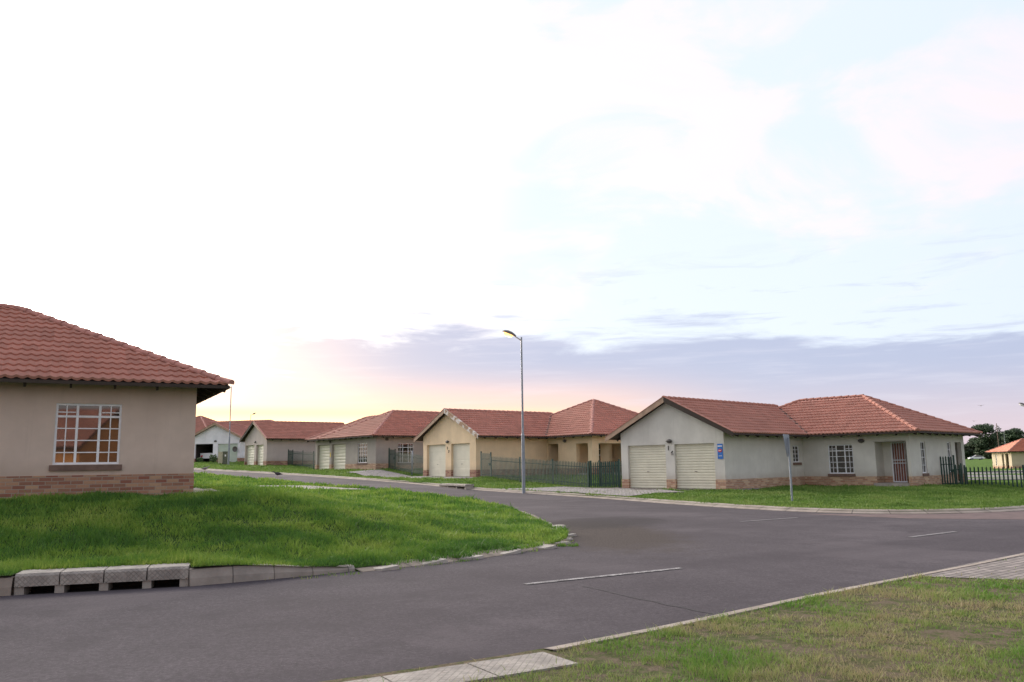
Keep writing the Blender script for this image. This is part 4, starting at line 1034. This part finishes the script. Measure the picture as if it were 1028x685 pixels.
# ================================================================ street lamps and sign
def lamp(label, loc_, height, rz, lit=False, arm=.32, group='street lamps', rad=.064):
    t = thing('street_lamp', label, 'street lamp', loc_, rz, group)
    b = MB(); z1 = height*.36
    b.tube([(0, 0, -.3), (0, 0, z1), (0, 0, z1+.08), (0, 0, height)], [rad*1.25, rad*1.2, rad*.8, rad*.62], 12); b.build('pole', M['galv'], t, smooth=False, merge=True)
    b = MB(); b.tube([(0, 0, height-.16), (arm, 0, height-.02+arm*.25)], [.03, .028], 8); b.build('arm', M['galv'], t)
    Mx = Matrix.Rotation(-R_(24), 4, 'Y')
    b = MB(); base = Vector((arm-.06, 0, height-.04+arm*.25)); secs = []
    for xx, wy, wz in ((0, .05, .05), (.08, .10, .09), (.25, .16, .14), (.45, .16, .14), (.60, .12, .09), (.68, .05, .03)):
        secs.append([base + Mx @ Vector((xx, wy*math.cos(a), max(wz*math.sin(a), -.012))) for a in np.linspace(0, 2*math.pi, 12, endpoint=False)])
    b.loft(secs); hd = b.build('lamp_head', M['darkgrey'], t, merge=True)
    b = MB(); b.ell(base + Mx @ Vector((.38, 0, -.03)), (.25, .15, .12), 12, 8, Mx.to_3x3()); b.build('lens', M['lamp'] if lit else M['whitep'], hd, smooth=True)
    if lit:
        l = bpy.data.lights.new('lamp_light', 'POINT'); l.energy = 22; l.color = (1, .7, .38); l.shadow_soft_size = .12
        lo = bpy.data.objects.new('lamp_light', l); COL.objects.link(lo); lo.parent = t; lo.location = base+Vector((.4, 0, -.2))
    return t
lamp('tall galvanised street lamp, lit, on the pavers before the yellow house', (.44, 38.3, .38), 7.12, R_(172), True)
lamp('thin street lamp rising beside the roof corner of the near beige house', (-28.1, 82.3, float(glawn(-28.1, 82.3))), 7.9, R_(180), rad=.07)
lamp('distant street lamp head above the ridge left of the stone coloured gable', (-47.5, 150, 3.2), 8.0, R_(10))
lamp('street lamp head poking in at the right edge of the picture', (44.9, 71.5, 0), 5.9, R_(155), arm=.5)
lamp('small distant street lamp before the dark trees at the far right', (112.0, 190, .4), 6.6, R_(178))
b = MB(); b.tube([(0, 0, -.3), (0, 0, 9)], [.11, .07], 8); o = b.build('utility_pole', M['sill'], None, (110.5, 190, .4)); tag(o, 'tall plain pole in front of the dark far trees', 'pole')
# yield sign seen from behind, almost edge on
t = thing('road_sign', 'grey back of a triangular yield sign on a thin post in the front lawn', 'road sign', (9.64, 29.2, .12), R_(-18))
b = MB(); b.tube([(0, 0, -.2), (0, 0, 2.28)], [.035, .035], 10); b.build('post', M['galv'], t)
b = MB(); ang = R_(66)+math.pi
Mz = Matrix.Translation((-.02, 0, 0)) @ Matrix.Rotation(ang+.18, 4, 'Z')
tri = [(-.43, 2.34), (-.38, 2.40), (.38, 2.40), (.43, 2.34), (.04, 1.62), (-.04, 1.62)]
b.loft([[Mz @ Vector((x, -.055, z)) for x, z in tri], [Mz @ Vector((x, -.045, z)) for x, z in tri]]); pn = b.build('sign_plate', M['galv'], t, merge=True)
b = MB(); b.loft([[Mz @ Vector((x*.96, -.060, 2.06+(z-2.06)*.95)) for x, z in tri], [Mz @ Vector((x*.96, -.058, 2.06+(z-2.06)*.95)) for x, z in tri]]); b.build('red_border', M['red'], pn, merge=True)
b = MB(); b.loft([[Mz @ Vector((x*.66, -.066, 2.12+(z-2.12)*.62)) for x, z in tri], [Mz @ Vector((x*.66, -.063, 2.12+(z-2.12)*.62)) for x, z in tri]]); b.build('white_centre', M['whitep'], pn, merge=True)

# ================================================================ small things by the white house
x, y = -28.9, 83.6; t = thing('utility_kiosk', 'dark green electrical kiosk with white notice beside a cream post', 'electrical box', (x, y, gz(x, y)), .2)
b = MB(); b.box((-.22, -.2, -.1), (.22, .2, 1.15)); b.build('cabinet', M['kiosk'], t); b = MB(); b.box((-.25, -.23, 1.153), (.25, .23, 1.22)); b.build('lid', M['kiosk'], t)
b = MB(); b.box((-.03, -.212, .72), (.11, -.203, .90)); b.build('notice', M['whitep'], t)
b = MB(); b.box((-.21, -.15, -.1), (.21, .15, 1.16)); b.box((-.24, -.18, 1.161), (.24, .18, 1.20)); o = b.build('meter_post', M['cream'], None, (x-.62, y+.5, gz(x, y))); tag(o, 'cream plastered meter post left of the dark green kiosk', 'post')
def leafball(b, c, r, n, size, flatz=1.0):
    for _ in range(n):
        v = rng.normal(size=3); v /= np.linalg.norm(v); rad = rng.uniform(.55, 1)**.5
        p = Vector((c[0]+v[0]*r[0]*rad, c[1]+v[1]*r[1]*rad, c[2]+v[2]*r[2]*rad*flatz))
        e = Vector(rng.normal(size=3)).normalized(); f = e.orthogonal().normalized(); s_ = size*rng.uniform(.6, 1.3)
        b.quad([p-e*s_, p+f*s_*.5, p+e*s_, p-f*s_*.5])
def shrub(label, x, y, r, hh):
    t = thing('shrub', label, 'shrub', (x, y, gz(x, y)), 0, 'shrubs before the white house')
    b = MB()
    for k in range(6):
        a = k*1.1; leafball(b, (math.cos(a)*r*.45, math.sin(a)*r*.45, hh*.5+.1*math.sin(k*2.3)), (r*.6, r*.6, hh*.5), 90, .07)
    b.build('foliage', M['leafC'], t)
    b = MB()
    for k in range(4): a = k*1.6; b.tube([(0, 0, -.1), (math.cos(a)*r*.4, math.sin(a)*r*.4, hh*.6)], [.03, .012], 6)
    b.build('stem', M['bark'], t)
shrub('round green shrub beside the open garage, left of the cream post', -30.9, 85.9, .42, .75); shrub('low shrub in front of the parked pickup', -32.3, 86.0, .3, .5)
X0, Y0, z0_, th_ = HS['H1']
t = thing('satellite_dish', 'small grey satellite dish on the right pier of the white gabled house', 'satellite dish', (*loc('H1', -.02, .38), z0_+1.35), th_)
b = MB()
rings = []
for r_, dz in ((.02, .0), (.14, .015), (.24, .05), (.30, .09)): rings.append([Vector((-.28-dz*1.0, r_*math.cos(a), r_*math.sin(a)*1.0)) for a in np.linspace(0, 2*math.pi, 16, endpoint=False)])
for a_, c_ in zip(rings[:-1], rings[1:]):
    for k in range(16): b.quad([a_[k], a_[(k+1) % 16], c_[(k+1) % 16], c_[k]])
b.build('dish', M['darkgrey'], t, smooth=True); b = MB(); b.tube([(0, 0, 0), (-.28, 0, 0)], .02, 6); b.tube([(-.28, 0, -.25), (-.6, 0, -.05)], .012, 6); b.build('bracket', M['darkgrey'], t)

# ---- vehicles
def vehicle(name, label, cat, loc_, rz, body_m, prof, roofp, L=4.4, Wd=1.75, wheels=(.8, 3.5)):
    t = thing(name, label, cat, loc_, rz)
    b = MB()
    def secs(pr, wfun):
        return [[(x, sy*wfun(z), z) for x, z in pr] for sy in (-1, 1)]
    ys = (-Wd/2, -Wd/2+.05, Wd/2-.05, Wd/2)
    L0 = [(x, z) for x, z in prof]
    cx_, cz = sum(p[0] for p in L0)/len(L0), sum(p[1] for p in L0)/len(L0)
    sh = lambda k: [(cx_+(x-cx_)*k, cz+(z-cz)*k) for x, z in L0]
    b.loft([[(x, ys[0], z) for x, z in sh(.96)], [(x, ys[1], z) for x, z in L0], [(x, ys[2], z) for x, z in L0], [(x, ys[3], z) for x, z in sh(.96)]])
    b.build('body', body_m, t, merge=True)
    b = MB(); b.loft([[(x, -Wd/2+.10+(z-.9)*.12, z) for x, z in roofp], [(x, Wd/2-.10-(z-.9)*.12, z) for x, z in roofp]]); b.build('windows', M['glass'], t, merge=True)
    xs = [p[0] for p in roofp]; zt = max(p[1] for p in roofp); tx = [p[0] for p in roofp if p[1] > zt-.02]
    b = MB(); b.box((min(tx)-.03, -Wd/2+.17, zt-.03), (max(tx)+.03, Wd/2-.17, zt+.03)); b.build('roof_panel', body_m, t)
    for wx in wheels:
        for sy in (-1, 1):
            b = MB(); b.tube([(wx, sy*(Wd/2-.2), .32), (wx, sy*(Wd/2+.005), .32)], .32, 16); wh = b.build('wheel', M['tyre'], t)
            b = MB(); b.tube([(wx, sy*(Wd/2), .32), (wx, sy*(Wd/2+.02), .32)], .19, 12); b.build('rim', M['galv'], wh)
    for sy in (-1, 1):
        b = MB(); b.box((-.02, sy*Wd*.36-.12, .62), (.05, sy*Wd*.36+.12, .78)); b.build('tail_light', M['red'], t)
        b = MB(); b.box((L-.06, sy*Wd*.36-.14, .58), (L+.01, sy*Wd*.36+.14, .72)); b.build('headlight', M['whitep'], t)
    return t
p1 = loc('H1', 1.0, 4.45)
vehicle('pickup', 'white pickup parked inside the open garage of the white house', 'pickup', (p1[0], p1[1], z0_+.0), th_, M['carw'],
        [(0, .45), (0, 1.02), (1.7, 1.02), (1.75, .98), (3.2, .98), (4.25, .85), (4.4, .45)], [(1.72, .97), (1.85, 1.52), (2.7, 1.55), (3.3, .97)])
cxp, cyp = 145.5, 259.0
car = vehicle('parked_car', 'small white and plum car parked far off below the dark trees', 'car', (cxp, cyp, gz(cxp, cyp)), R_(172), M['carw'],
        [(0, .35), (-.02, .75), (.25, .92), (3.1, .9), (4.1, .76), (4.25, .35)], [(.3, .9), (.95, 1.42), (2.2, 1.45), (3.1, .9)], L=4.25, Wd=1.7)

# ---- birds
def bird(label, x, y, z, rz, sc, m, fly=False):
    t = thing('bird', label, 'bird', (x, y, z), rz, 'birds'); t.scale = (sc, sc, sc)
    b = MB(); secs = []
    zc = 0 if fly else .2
    for xx, r, dz in ((-.26, .012, -.03), (-.16, .035, -.02), (-.06, .075, 0), (.05, .085, .0), (.13, .06, .03), (.18, .035, .08), (.22, .040, .12), (.26, .022, .125), (.32, .006, .11)):
        dz = dz*(.25 if fly else 1)
        secs.append([Vector((xx, r*math.cos(a), zc+dz+r*1.05*math.sin(a))) for a in np.linspace(0, 2*math.pi, 10, endpoint=False)])
    b.loft(secs); b.build('body', m, t, smooth=True)
    if fly:
        for sy in (-1, 1):
            b = MB(); pr = [(.08, 0), (.12, .22), (.02, .5), (-.04, .5), (-.07, .22), (-.1, 0)]
            b.loft([[(px, sy*py, .02+.16*py-(.010)) for px, py in pr], [(px, sy*py, .02+.16*py+.006) for px, py in pr]]); b.build('wing', m, t, merge=True)
    else:
        for sy in (-1, 1):
            b = MB(); b.tube([(0, sy*.03, .15), (-.02, sy*.03, .07), (.01, sy*.03, 0), (.06, sy*.03, 0)], .008, 6); b.build('leg', M['skinleg'], t)
            b = MB(); b.ell((-.04, sy*.075, .20), (.15, .02, .055), 10, 6); b.build('wing', m, t, smooth=True)
    return t
bird('black bird walking on the side road ahead of the taupe house', -15.4, 54.6, float(ter(-15.4, 54.6)), R_(200), 1.15, M['feather'])
bird('small upright bird on the side road below the white house', -23.5, 63.6, float(ter(-23.5, 63.6)), R_(20), 1.2, M['feather2'])
bird('blurred bird in flight, the higher of two above the right roof', 33.9, 60, 5.35, R_(60), .42, M['feather2'], True)
bird('blurred bird in flight, the lower of two, close to the right roof tip', 33.3, 60, 4.25, R_(80), .33, M['feather2'], True)

# ================================================================ far trees
def tree(label, x, y, hh, wd, m, seed):
    r = np.random.default_rng(seed); z = gz(x, y)
    t = thing('tree', label, 'tree', (x, y, z), 0, 'trees along the far right')
    b = MB(); b.tube([(0, 0, -.5), (.2, 0, hh*.25), (0, .2, hh*.5), (.1, 0, hh*.8)], [.5, .38, .25, .08], 8)
    for k in range(7):
        a = r.uniform(0, 6.28); z0 = hh*r.uniform(.22, .5); L = wd*r.uniform(.25, .42)
        b.tube([(0, 0, z0), (math.cos(a)*L*.6, math.sin(a)*L*.6, z0+L*.4), (math.cos(a)*L, math.sin(a)*L, z0+L*.8)], [.2, .12, .05], 6)
    b.build('trunk', M['bark'], t)
    b = MB()
    for k in range(58):
        a = r.uniform(0, 6.28); rr_ = wd/2*r.uniform(.1, .85); zz = hh*r.uniform(.06, .88)
        rr_ *= math.sqrt(max(.15, 1-((zz/hh-.5)/.55)**2)); s_ = hh*r.uniform(.08, .17)
        leafball(b, (math.cos(a)*rr_, math.sin(a)*rr_, zz), (s_*1.3, s_*1.3, s_*.8), 150, .42)
    b.build('crown', m, t)
D0 = 290
for i, (px, yt, wpx, mm, lb) in enumerate(((985, 424, 30, 'leafA', 'broad dark tree right behind the tip of the grey cream house'), (1001, 431, 24, 'leafA', 'dark green tree between the broad dark tree and the right gap'),
        (1014, 428, 20, 'leafA', 'dark tree with a ragged top left of the sky gap'), (974, 438, 16, 'leafB', 'lower olive tree half hidden by the house corner'),
        (1040, 421, 30, 'leafA', 'dark tree cut off by the right edge above the orange roof'), (1024, 448, 16, 'leafB', 'low olive tree behind the orange tiled roof'),
        (966, 449, 22, 'leafA', 'low dark bushy tree behind the far parked car, nearest the house wall'), (984, 450, 20, 'leafA', 'low bushy tree at the foot of the tallest dark trees'), (955, 441, 24, 'leafB', 'olive tree hidden behind the grey cream house roof'))):
    dist = D0+(i*17 % 31); x = (px-514)/F*dist; hz = 465-.0145*(px-514)
    tree(lb, x, dist, (hz-yt)/F*dist+1.6-gz(x, dist), wpx/F*dist, M[mm], 40+i)

# ================================================================ grass
def nz(x, y, f, s):
    return (np.sin(x*f+s)*np.sin(y*f*1.1+s*2.1)+np.sin((x+y)*f*.63+s*.7)*np.sin((x-y)*f*.71+s*1.3)+.5*np.sin(x*f*2.3+y*f*1.7+s))/2.5
def grass(poly, bbox, dens0, dref, dmin, dmax, hmin, hmax, m, label, w0=.0010, zf=glawn, edge=None, edge_in=.0, spr=.055, minw=.006, lean=.45, clump=None, excl=True, name='grass'):
    x0, x1, y0, y1 = bbox; N = int((x1-x0)*(y1-y0)*dens0)
    nt_ = max(4, N//14); tcx = rng.uniform(x0, x1, nt_); tcy = rng.uniform(y0, y1, nt_); th_f = np.clip(rng.lognormal(0, .30, nt_), .5, 1.9); tr_ = rng.uniform(size=nt_)
    ti = rng.integers(0, nt_, N); spread = spr*np.clip(np.hypot(tcx[ti], tcy[ti])/14, .6, 3)
    ox, oy = rng.normal(size=N)*spread, rng.normal(size=N)*spread
    px = tcx[ti]+ox; py = tcy[ti]+oy; oa = np.arctan2(oy, ox)
    loose = rng.uniform(size=N) < .3
    px = np.where(loose, rng.uniform(x0, x1, N), px); py = np.where(loose, rng.uniform(y0, y1, N), py)
    d = np.hypot(px, py); ex = np.stack([oa, np.where(loose, .8, th_f[ti]), np.where(loose, rng.uniform(size=N), tr_[ti])])
    keep = rng.uniform(size=N) < np.clip((dref/d)**1.9, 0, 1)
    keep &= (d > dmin) & (d < dmax)
    keep &= (np.abs(px) < .70*py+2.5)            # roughly what can be seen, with a margin
    px, py, d, ex = px[keep], py[keep], d[keep], ex[:, keep]
    k = inpoly(px, py, poly); px, py, d, ex = px[k], py[k], d[k], ex[:, k]
    if edge is not None:
        e = edist(px, py, edge); k = e > edge_in*(1+.8*nz(px, py, 2.5, 1)); px, py, d, ex = px[k], py[k], d[k], ex[:, k]
    if excl:
        for P_ in PAV:
            k = ~inpoly(px, py, P_) | (rng.uniform(size=len(px)) < .015); px, py, d, ex = px[k], py[k], d[k], ex[:, k]
        for hk, rects, _f in PADS:
            k = rdist(px, py, hk, rects) > .05; px, py, d, ex = px[k], py[k], d[k], ex[:, k]
    cl = .5+.5*nz(px, py, 3.1, 2.2)*.6+.5*nz(px, py, 9.0, 5.1)*.4
    if clump is not None:
        k = rng.uniform(size=len(px)) < np.clip(clump(cl), 0, 1); px, py, d, cl, ex = px[k], py[k], d[k], cl[k], ex[:, k]
    n = len(px); hh = (hmin+(hmax-hmin)*np.clip(cl, 0, 1))*rng.uniform(.55, 1.15, n)*ex[1]*(1+.35*nz(px, py, 1.1, 4))
    wd = np.maximum(minw, d*w0)*rng.uniform(.7, 1.3, n)
    a = rng.uniform(0, 2*np.pi, n); la = ex[0]+rng.normal(size=n)*.7; ln = hh*lean*rng.uniform(.2, 1.3, n)
    z = zf(px, py)-.01
    V = np.empty((n, 5, 3), np.float32)
    cx_, sx_ = np.cos(a)*wd/2, np.sin(a)*wd/2
    mx, my = px+np.cos(la)*ln*.35, py+np.sin(la)*ln*.35
    V[:, 0] = np.stack([px-cx_, py-sx_, z], 1); V[:, 1] = np.stack([px+cx_, py+sx_, z], 1)
    V[:, 2] = np.stack([mx+cx_*.8, my+sx_*.8, z+hh*.6], 1); V[:, 3] = np.stack([mx-cx_*.8, my-sx_*.8, z+hh*.6], 1)
    V[:, 4] = np.stack([px+np.cos(la)*ln, py+np.sin(la)*ln, z+hh], 1)
    me = bpy.data.meshes.new(name); me.vertices.add(n*5); me.vertices.foreach_set('co', V.ravel())
    base = (np.arange(n)*5)[:, None]; li = np.concatenate([base+[0, 1, 2, 3], base+[3, 2, 4]], 1).astype(np.int32).ravel()
    me.loops.add(n*7); me.loops.foreach_set('vertex_index', li)
    me.polygons.add(n*2); st = np.empty((n, 2), np.int32); st[:, 0] = np.arange(n)*7; st[:, 1] = st[:, 0]+4
    me.polygons.foreach_set('loop_start', st.ravel())
    me.update(calc_edges=True)
    at = me.attributes.new('rnd', 'FLOAT', 'POINT'); at.data.foreach_set('value', np.repeat(.55*ex[2]+.45*rng.uniform(size=n), 5).astype(np.float32))
    o = link(name, me, None, m); tag(o, label, 'grass', kind='stuff'); print(name, n); return o
grass(isl_poly, (-14, 2, 9.5, 30), 2300, 13, 9, 32, .035, .135, M['blade1'], 'lush long green grass on the left corner lawn', clump=lambda c: .35+1.3*c, edge=IK, edge_in=.02, lean=.8, w0=.0008)
grass(isl_poly, (-32, 2, 26, 66), 420, 26, 26, 66, .07, .17, M['blade1'], 'green grass running back along the side road', w0=.0012, edge=IK, edge_in=.1)
grass(far_poly, (3, 28, 23.5, 46), 700, 28, 20, 50, .04, .10, M['blade2'], 'mown green grass before the grey cream house', edge=FK, edge_in=.12, w0=.0010)
grass(far_poly, (-34, 6, 36, 92), 170, 40, 36, 95, .05, .13, M['blade2'], 'grass verge before the row of houses', edge=FK, edge_in=.15, w0=.0012)
grass(near_poly, (-2, 12, 3.5, 15), 4200, 8, 4, 17, .02, .075, M['blade3'], 'short patchy dry grass at the lower right', edge=NK, edge_in=.10, w0=.0008, minw=.004, zf=lambda x, y: glawn(x, y)-.02, lean=.9, clump=lambda c: 2.6*c-.75)
sp_ = [tuple(INLET_A+np.array([-.12, .36])), tuple(INLET_B+np.array([-.08, .36])), tuple(INLET_B+np.array([-.25, .75])), tuple(INLET_A+np.array([-.25, .75]))]
grass(sp_, (-7.2, -4, 11, 12.5), 3000, 20, 9, 32, .05, .13, M['blade1'], 'grass leaning over the back of the long storm drain', zf=lambda x, y: glawn(x, y)+.01, excl=False)
# weeds along kerbs and at the corner
tuft = [(1.02, 16.3), (1.62, 15.95), (1.55, 17.3)]
for (tx, ty) in tuft[:1]:
    pl = [(tx-.2, ty-.12), (tx+.2, ty-.1), (tx+.22, ty+.14), (tx-.16, ty+.18)]
    grass(pl, (tx-.3, tx+.3, ty-.2, ty+.3), 1500, 20, 9, 32, .04, .10, M['blade1'], 'small tuft of grass growing through the gravel at the corner', zf=lambda x, y: ter(x, y), excl=False)
wl = k_a[cut-4:cut+34]
wp = [tuple(p) for p in wl] + [(p[0]+.28, p[1]-.26) for p in wl[::-1]]
grass(wp, (-3.5, 2, 11.5, 19), 900, 20, 9, 32, .02, .07, M['blade3'], 'thin weeds and dry blades along the buried kerb', zf=lambda x, y: ter(x, y), excl=False, clump=lambda c: c*1.8-.6)
wp2 = [tuple(p) for p in k_a[cut+1:cut+36]] + [(p[0]+.13, p[1]-.13) for p in k_a[cut+1:cut+36][::-1]]
grass(wp2, (-4.5, 2, 11, 20), 2200, 20, 9, 32, .04, .14, M['blade1'], 'long grass spilling over the kerb of the left lawn', zf=lambda x, y: ter(x, y)+.05, excl=False, lean=1.1, clump=lambda c: c*2.2-.75)
S.render.engine = 'CYCLES'
